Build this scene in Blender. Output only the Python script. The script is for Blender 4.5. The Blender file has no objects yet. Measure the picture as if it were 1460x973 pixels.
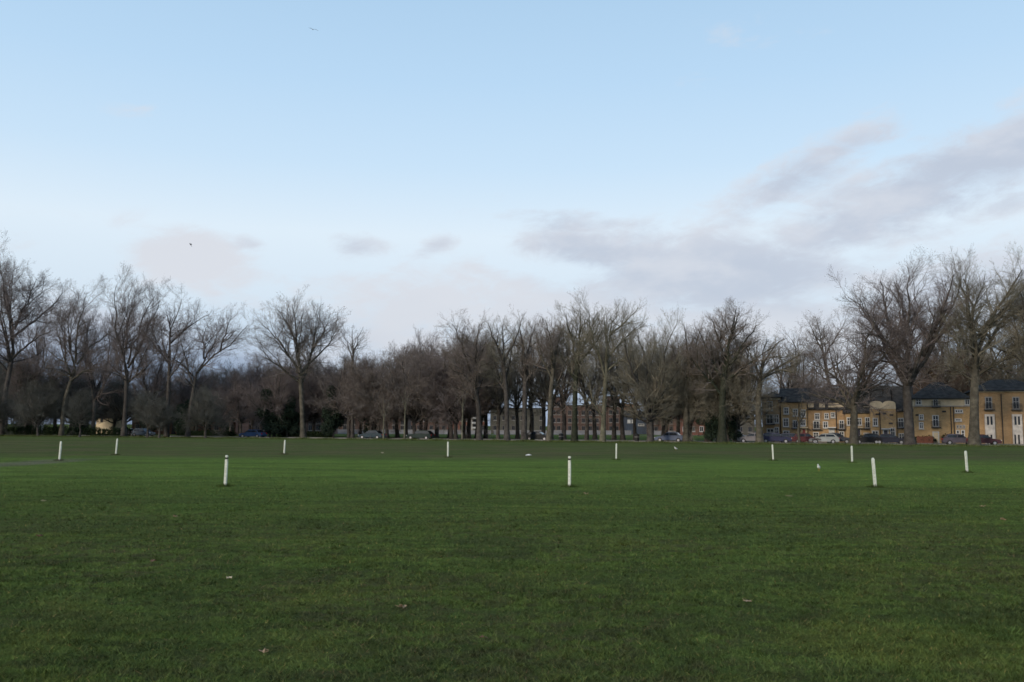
import bpy, bmesh, math, random
import numpy as np
from mathutils import Vector, Matrix
random.seed(7)
S = bpy.context.scene
COL = S.collection
R = math.radians

# ------------------------------------------------------------ camera
CH = 2.3
FPX = 1250.0
PITCH = math.atan((607 - 486.5) / FPX)
ROLL = R(0.24)
cam_d = bpy.data.cameras.new('camera')
cam = bpy.data.objects.new('camera', cam_d); COL.objects.link(cam)
cam_d.sensor_width = 36; cam_d.lens = 36 * FPX / 1460
cam_d.clip_start = 0.1; cam_d.clip_end = 6000
MROT = Matrix.Rotation(math.pi / 2 + PITCH, 4, 'X') @ Matrix.Rotation(ROLL, 4, 'Z')
cam.matrix_world = Matrix.Translation((0, 0, CH)) @ MROT
S.camera = cam

def ray(px, py):
    return (MROT.to_3x3() @ Vector(((px - 730) / FPX, -(py - 486.5) / FPX, -1)))
def G(px, py):                     # ground point
    d = ray(px, py); t = -CH / d.z
    return Vector((d.x * t, d.y * t, 0))
SL = 0.36                          # far side of the field runs along Y = c - SL*X
def hit(px, py, c, sl=SL):         # point on the upright plane Y = c - sl*X
    d = ray(px, py); t = c / (d.y + sl * d.x)
    return Vector((d.x * t, d.y * t, CH + d.z * t))
def foot(px, c, sl=SL, py=606):
    p = hit(px, py, c, sl); return Vector((p.x, p.y, 0))

# ------------------------------------------------------------ materials
def newmat(name):
    m = bpy.data.materials.new(name); m.use_nodes = True
    nt = m.node_tree; b = nt.nodes['Principled BSDF']
    return m, nt, b
def N(nt, t, **k):
    n = nt.nodes.new(t)
    for a, v in k.items(): setattr(n, a, v)
    return n
def noise(nt, vec, scale, detail=4, rough=.55, dist=0):
    n = N(nt, 'ShaderNodeTexNoise'); n.inputs['Scale'].default_value = scale
    n.inputs['Detail'].default_value = detail; n.inputs['Roughness'].default_value = rough
    n.inputs['Distortion'].default_value = dist
    if vec: nt.links.new(vec, n.inputs['Vector'])
    return n.outputs['Fac']
def mix(nt, fac, a, b, mode='MIX'):
    n = N(nt, 'ShaderNodeMix', data_type='RGBA', blend_type=mode)
    for s, v in ((n.inputs[0], fac), (n.inputs[6], a), (n.inputs[7], b)):
        if isinstance(v, (int, float)): s.default_value = v
        elif isinstance(v, tuple): s.default_value = (*v, 1)
        else: nt.links.new(v, s)
    return n.outputs[2]
def mth(nt, op, a, b=None, c=None, clamp=False):
    n = N(nt, 'ShaderNodeMath', operation=op, use_clamp=clamp)
    for i, v in enumerate((a, b, c)):
        if v is None: continue
        if isinstance(v, (int, float)): n.inputs[i].default_value = v
        else: nt.links.new(v, n.inputs[i])
    return n.outputs[0]
def mrange(nt, v, a, b, c=0, d=1, smooth=True):
    n = N(nt, 'ShaderNodeMapRange', interpolation_type='SMOOTHSTEP' if smooth else 'LINEAR')
    nt.links.new(v, n.inputs[0])
    for i, x in enumerate((a, b, c, d)): n.inputs[i + 1].default_value = x
    return n.outputs[0]
def simple(name, col, rough=.7, var=.25, scale=3, metal=0, coat=0, spec=.5):
    m, nt, b = newmat(name)
    tc = N(nt, 'ShaderNodeTexCoord')
    f = noise(nt, tc.outputs['Object'], scale, 5)
    lo = tuple(c * (1 - var) for c in col); hi = tuple(min(1, c * (1 + var)) for c in col)
    f = mrange(nt, f, .3, .7)
    nt.links.new(mix(nt, f, lo, hi), b.inputs['Base Color'])
    b.inputs['Roughness'].default_value = rough
    b.inputs['Metallic'].default_value = metal
    b.inputs['Coat Weight'].default_value = coat
    b.inputs['Specular IOR Level'].default_value = spec
    return m
def bark(name, a, b_, scale=2.0):
    m, nt, b = newmat(name)
    g = N(nt, 'ShaderNodeNewGeometry')
    f1 = noise(nt, g.outputs['Position'], scale, 6, .65)
    f2 = noise(nt, g.outputs['Position'], .25, 2)
    c = mix(nt, mrange(nt, f1, .35, .65), a, b_)
    c = mix(nt, mrange(nt, f2, .3, .7, 0, .5), c, tuple((x * .6) for x in a))
    nt.links.new(c, b.inputs['Base Color']); b.inputs['Roughness'].default_value = .95
    b.inputs['Specular IOR Level'].default_value = .15
    return m
def brick(name, a, b_, mortar):
    m, nt, b = newmat(name)
    tc = N(nt, 'ShaderNodeTexCoord')
    mp = N(nt, 'ShaderNodeMapping'); mp.inputs['Rotation'].default_value = (R(90), 0, 0)
    nt.links.new(tc.outputs['Object'], mp.inputs[0])
    bt = N(nt, 'ShaderNodeTexBrick'); nt.links.new(mp.outputs[0], bt.inputs[0])
    bt.inputs['Color1'].default_value = (*a, 1); bt.inputs['Color2'].default_value = (*b_, 1)
    bt.inputs['Mortar'].default_value = (*mortar, 1); bt.inputs['Scale'].default_value = 1
    bt.inputs['Mortar Size'].default_value = .008
    bt.inputs['Brick Width'].default_value = .225; bt.inputs['Row Height'].default_value = .075
    f = noise(nt, tc.outputs['Object'], .7, 6, .7)
    f3 = noise(nt, tc.outputs['Object'], 2.6, 3, .7)
    c = mix(nt, mrange(nt, f, .35, .68, 0, .6), bt.outputs[0], tuple(x * .45 for x in a))
    c = mix(nt, mrange(nt, f3, .45, .7, 0, .5), c, tuple(min(1, x * 1.35) for x in b_))
    nt.links.new(c, b.inputs['Base Color']); b.inputs['Roughness'].default_value = .9
    return m
M = {}
M['bark_grey'] = bark('bark_grey', (.075, .068, .054), (.155, .142, .112))
M['bark_dark'] = bark('bark_dark', (.055, .05, .046), (.11, .10, .09))
M['bark_pale'] = bark('bark_pale', (.11, .105, .075), (.21, .20, .145), 1.2)
M['bark_ivy'] = bark('bark_ivy', (.028, .034, .022), (.06, .062, .045), 3)
M['twig_brown'] = bark('twig_brown', (.165, .140, .122), (.27, .232, .205), .6)
M['twig_purple'] = bark('twig_purple', (.145, .122, .115), (.235, .20, .19), .6)
M['twig_olive'] = bark('twig_olive', (.175, .160, .122), (.29, .265, .205), .6)
M['twig_red'] = bark('twig_red', (.16, .11, .08), (.24, .17, .125), .6)
M['twig_dark'] = bark('twig_dark', (.085, .085, .075), (.15, .15, .13), .6)
M['evergreen'] = bark('evergreen', (.022, .036, .026), (.05, .075, .048), 2)
M['hedge'] = bark('hedge', (.012, .022, .01), (.035, .055, .022), 3)
M['brick_yellow'] = brick('brick_yellow', (.55, .375, .18), (.44, .285, .13), (.38, .31, .21))
M['brick_orange'] = brick('brick_orange', (.50, .325, .165), (.39, .245, .12), (.34, .27, .18))
M['brick_red'] = brick('brick_red', (.24, .09, .062), (.18, .07, .05), (.18, .13, .1))
M['brick_brown'] = brick('brick_brown', (.125, .068, .052), (.09, .052, .042), (.12, .1, .085))
M['brick_far'] = brick('brick_far', (.26, .12, .06), (.2, .09, .05), (.22, .16, .12))
M['brick_drab'] = brick('brick_drab', (.105, .098, .078), (.08, .075, .062), (.1, .095, .08))
M['slate'] = simple('slate', (.048, .046, .042), .95, .35, 1.5, spec=.1)
M['tile_roof'] = simple('tile_roof', (.08, .05, .04), .9, .35, 1.5, spec=.1)
M['cream'] = simple('cream_render', (.62, .52, .36), .85, .15, 1.2)
M['cream_bright'] = simple('cream_bright', (.75, .62, .42), .85, .08, 1.2)
M['whitewall'] = simple('white_render', (.55, .55, .56), .85, .1, 1.2)
M['white'] = simple('white_paint', (.56, .56, .54), .5, .08, 5)
M['baywhite'] = simple('bay_paint', (.50, .47, .43), .6, .2, 2)
M['offwhite'] = simple('grey_white_paint', (.34, .33, .31), .6, .15, 5)
M['drabframe'] = simple('drab_frame', (.12, .105, .095), .7, .15, 5)
M['glass'] = simple('window_glass', (.02, .024, .03), .12, .3, .8, spec=.5)
M['iron'] = simple('black_iron', (.015, .015, .016), .5, .3, 5)
M['door_red'] = simple('red_door', (.25, .03, .02), .4, .2, 2)
M['door_dark'] = simple('dark_door', (.03, .03, .05), .4, .2, 2)
M['blue_panel'] = simple('blue_panel', (.045, .06, .085), .5, .2, 2)
M['asphalt'] = simple('asphalt', (.05, .05, .052), .85, .25, 1.5)
M['paving'] = simple('paving', (.18, .175, .165), .85, .2, 1.1)
M['kerb'] = simple('kerb_stone', (.25, .245, .235), .85, .15, 2)
M['coping'] = simple('pale_wall', (.20, .20, .215), .85, .2, .6)
M['rubber'] = simple('rubber', (.015, .015, .015), .8, .2, 5)
M['alloy'] = simple('alloy', (.4, .4, .42), .35, .1, 5, metal=.8)
M['lamp'] = simple('lamp_glass', (.6, .6, .58), .2, .1, 5)
M['taillamp'] = simple('tail_lamp', (.35, .01, .01), .25, .1, 5)
M['soil'] = simple('bare_soil', (.065, .06, .036), .95, .4, 6, spec=.05)
M['leaf_tan'] = simple('leaf_tan', (.33, .235, .14), .7, .3, 30)
M['leaf_pale'] = simple('leaf_pale', (.58, .50, .36), .7, .3, 30)
M['leaf_brown'] = simple('leaf_brown', (.14, .075, .04), .7, .3, 30)
M['paper'] = simple('paper', (.7, .7, .66), .7, .1, 8)
M['gullwhite'] = simple('gull_white', (.85, .85, .82), .7, .03, 8)
M['gullgrey'] = simple('gull_grey', (.3, .31, .33), .7, .1, 8)
M['birddark'] = simple('bird_dark', (.03, .03, .033), .7, .1, 8)
M['beak'] = simple('beak', (.6, .3, .05), .5, .1, 8)
M['fence_red'] = simple('red_brown_wood', (.14, .05, .03), .8, .3, 2)
# painted post with grime towards weathered streaks
def post_mat():
    m, nt, b = newmat('post_paint')
    tc = N(nt, 'ShaderNodeTexCoord'); oi = N(nt, 'ShaderNodeObjectInfo')
    f = noise(nt, tc.outputs['Object'], 9, 5, .7)
    sep = N(nt, 'ShaderNodeSeparateXYZ'); nt.links.new(tc.outputs['Object'], sep.inputs[0])
    base = mrange(nt, mth(nt, 'ADD', sep.outputs[2], mth(nt, 'MULTIPLY', f, .12)), .2, .04)
    c = mix(nt, mrange(nt, f, .42, .68, 0, .75), (.70, .72, .63), (.40, .42, .32))
    c = mix(nt, mth(nt, 'MULTIPLY', base, .75), c, (.16, .17, .08))
    nt.links.new(c, b.inputs['Base Color']); b.inputs['Roughness'].default_value = .6
    return m
M['post'] = post_mat()

def turf_group():
    g = bpy.data.node_groups.new('turf_colour', 'ShaderNodeTree')
    g.interface.new_socket('Color', in_out='OUTPUT', socket_type='NodeSocketColor')
    g.interface.new_socket('Fine', in_out='OUTPUT', socket_type='NodeSocketFloat')
    nt = g
    geo = N(nt, 'ShaderNodeNewGeometry'); pos = geo.outputs['Position']
    sep = N(nt, 'ShaderNodeSeparateXYZ'); nt.links.new(pos, sep.inputs[0])
    X, Y = sep.outputs[0], sep.outputs[1]
    # far-field stretched copies of the position (wear runs across the pitch)
    big = noise(nt, pos, .055, 4, .6); big2 = noise(nt, pos, .16, 5, .65, .5)
    mid = noise(nt, pos, .9, 6, .7, .6); mid2 = noise(nt, pos, 2.7, 5, .7, .3)
    fine = noise(nt, pos, 14, 6, .75)
    c = mix(nt, mrange(nt, mid, .36, .64), (.076, .122, .032), (.120, .178, .044))
    c = mix(nt, mrange(nt, mid2, .42, .68, 0, .75), c, (.046, .058, .026))
    c = mix(nt, mrange(nt, big2, .45, .68, 0, .5), c, (.098, .102, .040))
    # worn muddy patches
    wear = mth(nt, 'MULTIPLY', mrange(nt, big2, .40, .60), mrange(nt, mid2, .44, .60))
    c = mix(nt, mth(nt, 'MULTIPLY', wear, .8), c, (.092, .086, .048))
    vb = noise(nt, pos, .33, 4, .6, .8)
    c = mix(nt, mrange(nt, vb, .5, .7, 0, .7), c, (.128, .158, .040))
    c = mix(nt, mrange(nt, vb, .48, .32, 0, .6), c, (.050, .066, .030))
    # cricket square: shorter, greener grass inside the posts
    Yn = mth(nt, 'ADD', Y, mth(nt, 'MULTIPLY', mth(nt, 'SUBTRACT', big2, .5), 7))
    sq = mth(nt, 'MULTIPLY', mrange(nt, Yn, 30, 41), mrange(nt, Yn, 68, 56))
    lush = mix(nt, mrange(nt, mid, .38, .62), (.146, .240, .052), (.196, .305, .068))
    lush = mix(nt, mrange(nt, big, .5, .66, 0, .5), lush, (.160, .165, .075))
    c = mix(nt, mth(nt, 'MULTIPLY', sq, .9), c, lush)
    near = mth(nt, 'MULTIPLY', mrange(nt, Yn, 11, 30), mrange(nt, Yn, 66, 60))  # foreground dimming (cloud shade, vignette) painted into the turf colour, lifting away from camera
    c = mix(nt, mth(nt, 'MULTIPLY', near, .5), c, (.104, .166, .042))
    # worn outfield beyond
    far = mth(nt, 'MULTIPLY', mrange(nt, Yn, 56, 68), mrange(nt, mth(nt, 'ADD', Y, mth(nt, 'MULTIPLY', X, SL)), 116, 100))
    fc = mix(nt, mrange(nt, noise(nt, pos, .11, 6, .7, .4), .40, .60), (.100, .128, .045), (.138, .122, .068))
    c = mix(nt, mth(nt, 'MULTIPLY', far, .8), c, fc)
    far2 = mrange(nt, mth(nt, 'ADD', Y, mth(nt, 'MULTIPLY', X, SL)), 100, 114)
    c = mix(nt, mth(nt, 'MULTIPLY', far2, .8), c, (.115, .146, .050))
    # trodden line at the left
    a = G(-120, 672); b = G(150, 652)
    dx, dy = b.x - a.x, b.y - a.y; ln = math.hypot(dx, dy); nx, ny = -dy / ln, dx / ln
    dd = mth(nt, 'ABSOLUTE', mth(nt, 'ADD', mth(nt, 'ADD', mth(nt, 'MULTIPLY', X, nx), mth(nt, 'MULTIPLY', Y, ny)),
             mth(nt, 'ADD', mth(nt, 'MULTIPLY', mth(nt, 'SUBTRACT', big2, .5), 3), -(a.x * nx + a.y * ny))))
    al = mth(nt, 'ADD', mth(nt, 'MULTIPLY', X, dx / ln), mth(nt, 'ADD', mth(nt, 'MULTIPLY', Y, dy / ln), -(a.x * dx + a.y * dy) / ln))
    path = mth(nt, 'MULTIPLY', mrange(nt, dd, 2.3, .8), mth(nt, 'MULTIPLY', mrange(nt, al, ln, ln * .6), mrange(nt, mid, .3, .55, .4, 1)))
    c = mix(nt, mth(nt, 'MULTIPLY', path, .85), c, (.20, .185, .14))
    mp = N(nt, 'ShaderNodeMapping'); mp.inputs['Scale'].default_value = (.35, 2.2, 1); nt.links.new(pos, mp.inputs[0])
    stk = noise(nt, mp.outputs[0], .9, 7, .72, .4); stk2 = noise(nt, mp.outputs[0], .16, 6, .7, .3)
    c = mix(nt, mrange(nt, stk, .45, .66, 0, .5), c, (.050, .064, .026))
    c = mix(nt, mrange(nt, stk, .48, .30, 0, .45), c, (.135, .185, .055))
    c = mix(nt, mrange(nt, stk2, .46, .64, 0, .45), c, (.062, .080, .034))
    c = mix(nt, mrange(nt, fine, .35, .7, 0, .42), c, (.042, .052, .018))
    out = N(nt, 'NodeGroupOutput'); nt.links.new(c, out.inputs[0]); nt.links.new(fine, out.inputs[1])
    return g
TG = turf_group()
def turf_mat(name, bump, bright=1.0, rnd=False):
    m, nt, b = newmat(name)
    g = N(nt, 'ShaderNodeGroup'); g.node_tree = TG
    c = g.outputs[0]
    if rnd:
        at = N(nt, 'ShaderNodeAttribute', attribute_name='tone')
        c = mix(nt, 1.0, c, at.outputs['Color'], 'MULTIPLY')
    nt.links.new(c, b.inputs['Base Color'])
    b.inputs['Roughness'].default_value = 1; b.inputs['Specular IOR Level'].default_value = .0
    if bump:
        bp = N(nt, 'ShaderNodeBump'); bp.inputs['Strength'].default_value = .9; bp.inputs['Distance'].default_value = .06
        nt.links.new(g.outputs[1], bp.inputs['Height']); nt.links.new(bp.outputs[0], b.inputs['Normal'])
    return m
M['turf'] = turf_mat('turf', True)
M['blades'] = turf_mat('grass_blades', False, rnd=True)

# ------------------------------------------------------------ mesh helpers
def tag(o, label=None, cat=None, group=None, kind=None):
    if label: o['label'] = label
    if cat: o['category'] = cat
    if group: o['group'] = group
    if kind: o['kind'] = kind
    return o
def empty(name, loc, rz=0, label=None, cat=None, group=None):
    o = bpy.data.objects.new(name, None); COL.objects.link(o)
    o.location = loc; o.rotation_euler = (0, 0, rz); o.empty_display_size = .2
    return tag(o, label, cat, group)
def np_mesh(name, verts, quads=None, tris=None, smooth=False):
    me = bpy.data.meshes.new(name)
    verts = np.asarray(verts, np.float32)
    q = np.zeros((0, 4), np.int32) if quads is None else np.asarray(quads, np.int32)
    t = np.zeros((0, 3), np.int32) if tris is None else np.asarray(tris, np.int32)
    me.vertices.add(len(verts)); me.vertices.foreach_set('co', verts.ravel())
    nl = len(q) * 4 + len(t) * 3; me.loops.add(nl)
    me.loops.foreach_set('vertex_index', np.concatenate([q.ravel(), t.ravel()]))
    me.polygons.add(len(q) + len(t))
    st = np.concatenate([np.arange(len(q)) * 4, len(q) * 4 + np.arange(len(t)) * 3]).astype(np.int32)
    me.polygons.foreach_set('loop_start', st)
    me.update(calc_edges=True)
    if smooth: me.polygons.foreach_set('use_smooth', np.ones(len(me.polygons), bool))
    return me
def obj(name, me, mat, parent=None):
    o = bpy.data.objects.new(name, me); COL.objects.link(o)
    if mat is not None and not me.materials: me.materials.append(mat)
    o.parent = parent
    return o
class MB:
    def __init__(s): s.v = []; s.f = []
    def box(s, x0, x1, y0, y1, z0, z1):
        n = len(s.v)
        s.v += [(x0, y0, z0), (x1, y0, z0), (x1, y1, z0), (x0, y1, z0), (x0, y0, z1), (x1, y0, z1), (x1, y1, z1), (x0, y1, z1)]
        s.f += [tuple(n + i for i in f) for f in ((0, 3, 2, 1), (4, 5, 6, 7), (0, 1, 5, 4), (1, 2, 6, 5), (2, 3, 7, 6), (3, 0, 4, 7))]
        return s
    def poly(s, pts, faces):
        n = len(s.v); s.v += [tuple(p) for p in pts]; s.f += [tuple(n + i for i in f) for f in faces]; return s
    def prism_y(s, prof, y0, y1):       # profile in xz, extruded in y
        n = len(prof)
        return s.poly([(x, y0, z) for x, z in prof] + [(x, y1, z) for x, z in prof],
                      [tuple(range(n)), tuple(range(2 * n - 1, n - 1, -1))] + [(i, (i + 1) % n, n + (i + 1) % n, n + i)[::-1] for i in range(n)])
    def tube(s, pts, rads, sides=8):
        V, F = tubes(np.array([pts], float), np.array([rads], float), sides)
        n = len(s.v); s.v += [tuple(v) for v in V]; s.f += [tuple(int(i) + n for i in f) for f in F]
        k = len(pts)
        s.f.append(tuple(n + i for i in range(sides))); s.f.append(tuple(n + (k - 1) * sides + i for i in range(sides))[::-1])
        return s
    def build(s, name, mat, parent=None, bevel=0, smooth=False, label=None):
        me = bpy.data.meshes.new(name); me.from_pydata(s.v, [], s.f)
        bm = bmesh.new(); bm.from_mesh(me)
        bmesh.ops.recalc_face_normals(bm, faces=bm.faces[:])
        if bevel: bmesh.ops.bevel(bm, geom=bm.edges[:], offset=bevel, segments=2, affect='EDGES', clamp_overlap=True)
        if smooth:
            for f in bm.faces: f.smooth = True
        bm.to_mesh(me); bm.free()
        o = obj(name, me, mat, parent)
        if label: o['label'] = label
        return o

# ------------------------------------------------------------ bare trees
def tubes(P, Rd, sides):
    n, k, _ = P.shape
    T = np.empty_like(P); T[:, 1:-1] = P[:, 2:] - P[:, :-2]; T[:, 0] = P[:, 1] - P[:, 0]; T[:, -1] = P[:, -1] - P[:, -2]
    T /= np.linalg.norm(T, axis=2, keepdims=True) + 1e-9
    m = T.mean(axis=1); ref = np.where(np.abs(m[:, :1]) < .7, np.array([[1., 0, 0]]), np.array([[0, 1., 0]]))
    U = np.cross(T, ref[:, None, :]); U /= np.linalg.norm(U, axis=2, keepdims=True) + 1e-9
    W = np.cross(T, U)
    a = np.arange(sides) * 2 * math.pi / sides
    V = P[:, :, None, :] + Rd[:, :, None, None] * (np.cos(a)[None, None, :, None] * U[:, :, None, :] + np.sin(a)[None, None, :, None] * W[:, :, None, :])
    b = np.arange(n)[:, None, None] * k * sides; r = np.arange(k - 1)[None, :, None] * sides
    s0 = np.arange(sides)[None, None, :]; s1 = (s0 + 1) % sides
    F = np.stack([b + r + s0, b + r + s1, b + r + sides + s1, b + r + sides + s0], axis=-1)
    return V.reshape(-1, 3), F.reshape(-1, 4)
def resample(pts, k):
    pts = np.array(pts, float)
    if len(pts) > 2:              # smooth through the points
        t = np.linspace(0, 1, len(pts)); f = np.linspace(0, 1, 40)
        q = np.stack([np.interp(f, t, pts[:, i]) for i in range(3)], 1)
        for _ in range(6): q[1:-1] = (q[:-2] + 2 * q[1:-1] + q[2:]) / 4
        pts = q
    d = np.concatenate([[0], np.cumsum(np.linalg.norm(np.diff(pts, axis=0), axis=1))])
    f = np.linspace(0, d[-1], k + 1)
    return np.stack([np.interp(f, d, pts[:, i]) for i in range(3)], 1)
def grow(rng, P, Rd, n, tr, ang, lr, segs, wig, up, rmul, taper, lmin=.15, rmin=.004, lmax=99, ref=0):
    m, k1, _ = P.shape; k = k1 - 1
    pl = np.linalg.norm(np.diff(P, axis=1), axis=2).sum(1)
    t = (np.arange(n)[None, :] + rng.uniform(0, 1, (m, n))) / n * (tr[1] - tr[0]) + tr[0]
    f = np.clip(t * k, 0, k - 1e-4); i = f.astype(int); w = (f - i)[..., None]
    rows = np.arange(m)[:, None]
    A = P[rows, i]; B = P[rows, i + 1]
    p0 = A * (1 - w) + B * w; tg = B - A; tg /= np.linalg.norm(tg, axis=2, keepdims=True) + 1e-9
    rp = Rd[rows, i] * (1 - w[..., 0]) + Rd[rows, i + 1] * w[..., 0]
    q = rng.normal(size=p0.shape); q -= (q * tg).sum(2, keepdims=True) * tg; q /= np.linalg.norm(q, axis=2, keepdims=True) + 1e-9
    an = np.radians(rng.uniform(ang[0], ang[1], t.shape) * (1 - .35 * t))[..., None]
    d = tg * np.cos(an) + q * np.sin(an)
    L = np.clip(pl[:, None] * lr * (1.15 - .6 * t) * rng.uniform(.6, 1.3, t.shape), lmin, lmax)
    rp = rp.ravel()
    p0 = p0.reshape(-1, 3); d = d.reshape(-1, 3); L = L.ravel()
    if ref:                       # short branches carry fewer shoots
        kp = rng.uniform(0, 1, len(L)) < np.clip(np.repeat(pl, n) / ref, .12, 1)
        p0, d, L, rp = p0[kp], d[kp], L[kp], rp[kp]
    r0 = np.maximum(np.minimum(rp * rmul, L * .03 + .004), rmin)
    pts = [p0]; h = (L / segs)[:, None]
    for s in range(segs):
        d = d + rng.normal(size=d.shape) * wig; d[:, 2] += up / segs
        d /= np.linalg.norm(d, axis=1, keepdims=True) + 1e-9
        pts.append(pts[-1] + d * h)
    Pn = np.stack(pts, 1)
    Rn = r0[:, None] * np.linspace(1, taper, segs + 1)[None, :]
    return Pn, Rn
def crown_mesh(rng, LP, LR, dens=1.0, up=.35, spread=(25, 60), twig_r=1.0, name='crown', droop=False):
    a = max(3, round(14 * dens ** .3)); b = max(3, round(10 * dens ** .35)); c = max(3, round(8 * dens ** .35))
    P2, R2 = grow(rng, LP, LR, a, (.14, 1), (spread[0] + 8, spread[1] + 12), .5, 5, .15, up, .5, .2, 1.0, .016, 5.0, ref=8.5)
    P3, R3 = grow(rng, P2, R2, b, (.12, 1), spread, .50, 3, .18, up, .55, .3, .5, .010 * twig_r, ref=3.6)
    P4, R4 = grow(rng, P3, R3, c, (.1, 1), spread, .52, 2, .24, up * .8, .65, .35, .4, .0068 * twig_r, ref=1.9)
    P5, R5 = grow(rng, P4, R4, 6, (.1, 1), (20, 65), .72, 1, .2, up * .6, .8, .35, .3, .0062 * twig_r, ref=.95)
    vs, fs, n = [], [], 0
    for P, Rr, sd in ((P2, R2, 5), (P3, R3, 3), (P4, R4, 3)):
        V, F = tubes(P, Rr, sd); vs.append(V); fs.append(F + n); n += len(V)
    # finest twigs: one tapering sliver each
    d = P5[:, 1] - P5[:, 0]; q = np.cross(d, rng.normal(size=d.shape)); q /= np.linalg.norm(q, axis=1, keepdims=True) + 1e-9
    w = R5[:, :1] * 1.25
    V = np.stack([P5[:, 0] - q * w, P5[:, 0] + q * w, P5[:, 1]], 1).reshape(-1, 3); vs.append(V)
    T = np.arange(len(V)).reshape(-1, 3) + n
    return np_mesh(name, np.concatenate(vs), np.concatenate(fs), T)
def trunk_mesh(rng, TP, TR, LP, LR, name='trunk'):
    TR = TR.copy(); TP = TP.copy()
    TR[0, 0] *= 1.45; TR[0, 1] *= 1.08
    TP[0, 0, 2] -= .15
    V, F = tubes(TP, TR, 10); V2, F2 = tubes(LP, LR, 7)
    # small knots and swellings
    V = V + rng.normal(size=V.shape) * .018
    return np_mesh(name, np.concatenate([V, V2]), np.concatenate([F, F2 + len(V)]), smooth=True)

def hero(px, c, trunk, limbs, r, bk, tw, label, group='bare trees along the far edge of the field', seed=0, dens=1.0, up=.16, lr=.5, extra=0, twr=1.0, cat='tree', name='bare_tree', short=.92, side=7, spread=1.0):
    """trunk and main limbs follow the way this tree grows; metres from its own foot"""
    rng = np.random.default_rng(seed + 100)
    base = foot(trunk[0][0], c)
    y0 = base.y; sc = math.hypot(base.y, 0) / FPX
    def loc(p, dep):
        h = hit(p[0], p[1], y0, 0); return [h.x - base.x, dep, h.z]
    yr = lambda: rng.uniform(-.25, .25)
    tz = [loc(p, .25 * i * rng.uniform(-1, 1)) for i, p in enumerate(trunk)]; tz[0] = [0, 0, 0]
    TP = resample(tz, 7)[None]
    TR = (r * np.linspace(1, .72, 8))[None]
    LPs, LRs = [], []
    for j, lb in enumerate(limbs):
        pts = [loc(p, 0) for p in lb]
        L = sum(math.dist(pts[i], pts[i + 1]) for i in range(len(pts) - 1))
        slope = (1 if j % 2 else -1) * rng.uniform(.1, .5)
        acc = 0; q0 = np.array(pts[0])
        # start depth: the closest trunk point
        kk = np.argmin(np.linalg.norm(TP[0] - q0, axis=1)); sd = TP[0][kk][1] if kk < 7 else TP[0][-1][1]
        out = [[pts[0][0], sd, pts[0][2]]]
        for i in range(1, len(pts)):
            acc += math.dist(pts[i - 1], pts[i]); out.append([pts[i][0], sd + slope * acc, pts[i][2]])
        q = resample(out, 10); q = resample(q[:int(len(q) * short) + 1], 8)
        tt = np.linspace(0, 1, 9); q[:, 0] = q[0, 0] + (q[:, 0] - q[0, 0]) * (1 + .22 * tt * spread); q[:, 2] = q[0, 2] + (q[:, 2] - q[0, 2]) * (1 - .06 * tt * spread)
        q[2:] += rng.normal(size=q[2:].shape) * L * .012
        LPs.append(q); LRs.append(min(r * lr, .026 * L + .045) * np.linspace(1, .16, 9))
    nm0 = len(LPs)
    # side limbs leaving low and reaching outwards
    Hc = max(l[-1][2] for l in LPs) - TP[0][-1][2]
    for e in range(side):
        a = e * 1.57 + rng.uniform(-.45, .45); src = LPs[int(rng.integers(0, nm0))]
        st = src[int(rng.integers(1, 4))] if e % 3 else TP[0][-2]
        L = Hc * rng.uniform(.34, .52); el_ = rng.uniform(.15, .7); d = np.array([math.cos(a) * math.cos(el_), math.sin(a) * math.cos(el_), math.sin(el_)])
        pts = [st]
        for _ in range(5): pts.append(pts[-1] + d * L / 5); d = d + rng.normal(size=3) * .16 + np.array([0, 0, .10]); d /= np.linalg.norm(d)
        q = resample(pts, 8); LPs.append(q); LRs.append(min(r * lr * .6, .015 * L + .03) * np.linspace(1, .16, 9))
    # secondary limbs filling the crown between neighbouring main limbs
    nm = nm0
    if nm > 3:
        tips = sorted(range(nm), key=lambda q: LPs[q][-1][0])
        for a, b in list(zip(tips, tips[1:])) * (2 if len(tips) < 9 else 1):
            A, B = LPs[a], LPs[b]; i0 = int(rng.integers(2, 5))
            m = rng.uniform(.35, .65); tip = A[-1] * m + B[-1] * (1 - m); tip = tip + np.array([0, rng.uniform(-1, 1) * 2.2, rng.uniform(-1.6, .7)])
            st = A[i0]; md = st * .5 + tip * .5 + rng.normal(size=3) * .35 + np.array([0, 0, -.2])
            L = np.linalg.norm(tip - st)
            if L < 2: continue
            q = resample([st, md, tip], 8); q[2:] += rng.normal(size=q[2:].shape) * L * .014
            LPs.append(q); LRs.append(min(LRs[a][i0] * .6, .016 * L + .03) * np.linspace(1, .16, 9))
    # limbs towards and away from the viewer, so that the crown is round
    H = max(l[:, 2].max() for l in LPs)
    top = TP[0][-1]
    for e in range(extra):
        a = rng.uniform(-.9, .9) + (0 if e % 2 else math.pi)
        d = np.array([math.sin(a) * .45, math.cos(a) * .6, 1.0]); d /= np.linalg.norm(d)
        st = TP[0][-2 - e % 2]; Lh = (H - st[2]) * rng.uniform(.62, .86)
        pts = [st]
        for s in range(4):
            pts.append(pts[-1] + d * Lh / 4); d = d + rng.normal(size=3) * .12 + np.array([0, 0, .1]); d /= np.linalg.norm(d)
        LPs.append(resample(pts, 8)); LRs.append(min(r * lr * .9, .024 * Lh + .04) * np.linspace(1, .16, 9))
    LP = np.array(LPs); LR = np.array(LRs)
    root = empty(name, base, 0, label, cat, group)
    obj('trunk', trunk_mesh(rng, TP, TR, LP, LR), M[bk], root)
    obj('crown', crown_mesh(rng, LP, LR, dens, up, twig_r=twr), M[tw], root)
    return root

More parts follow.
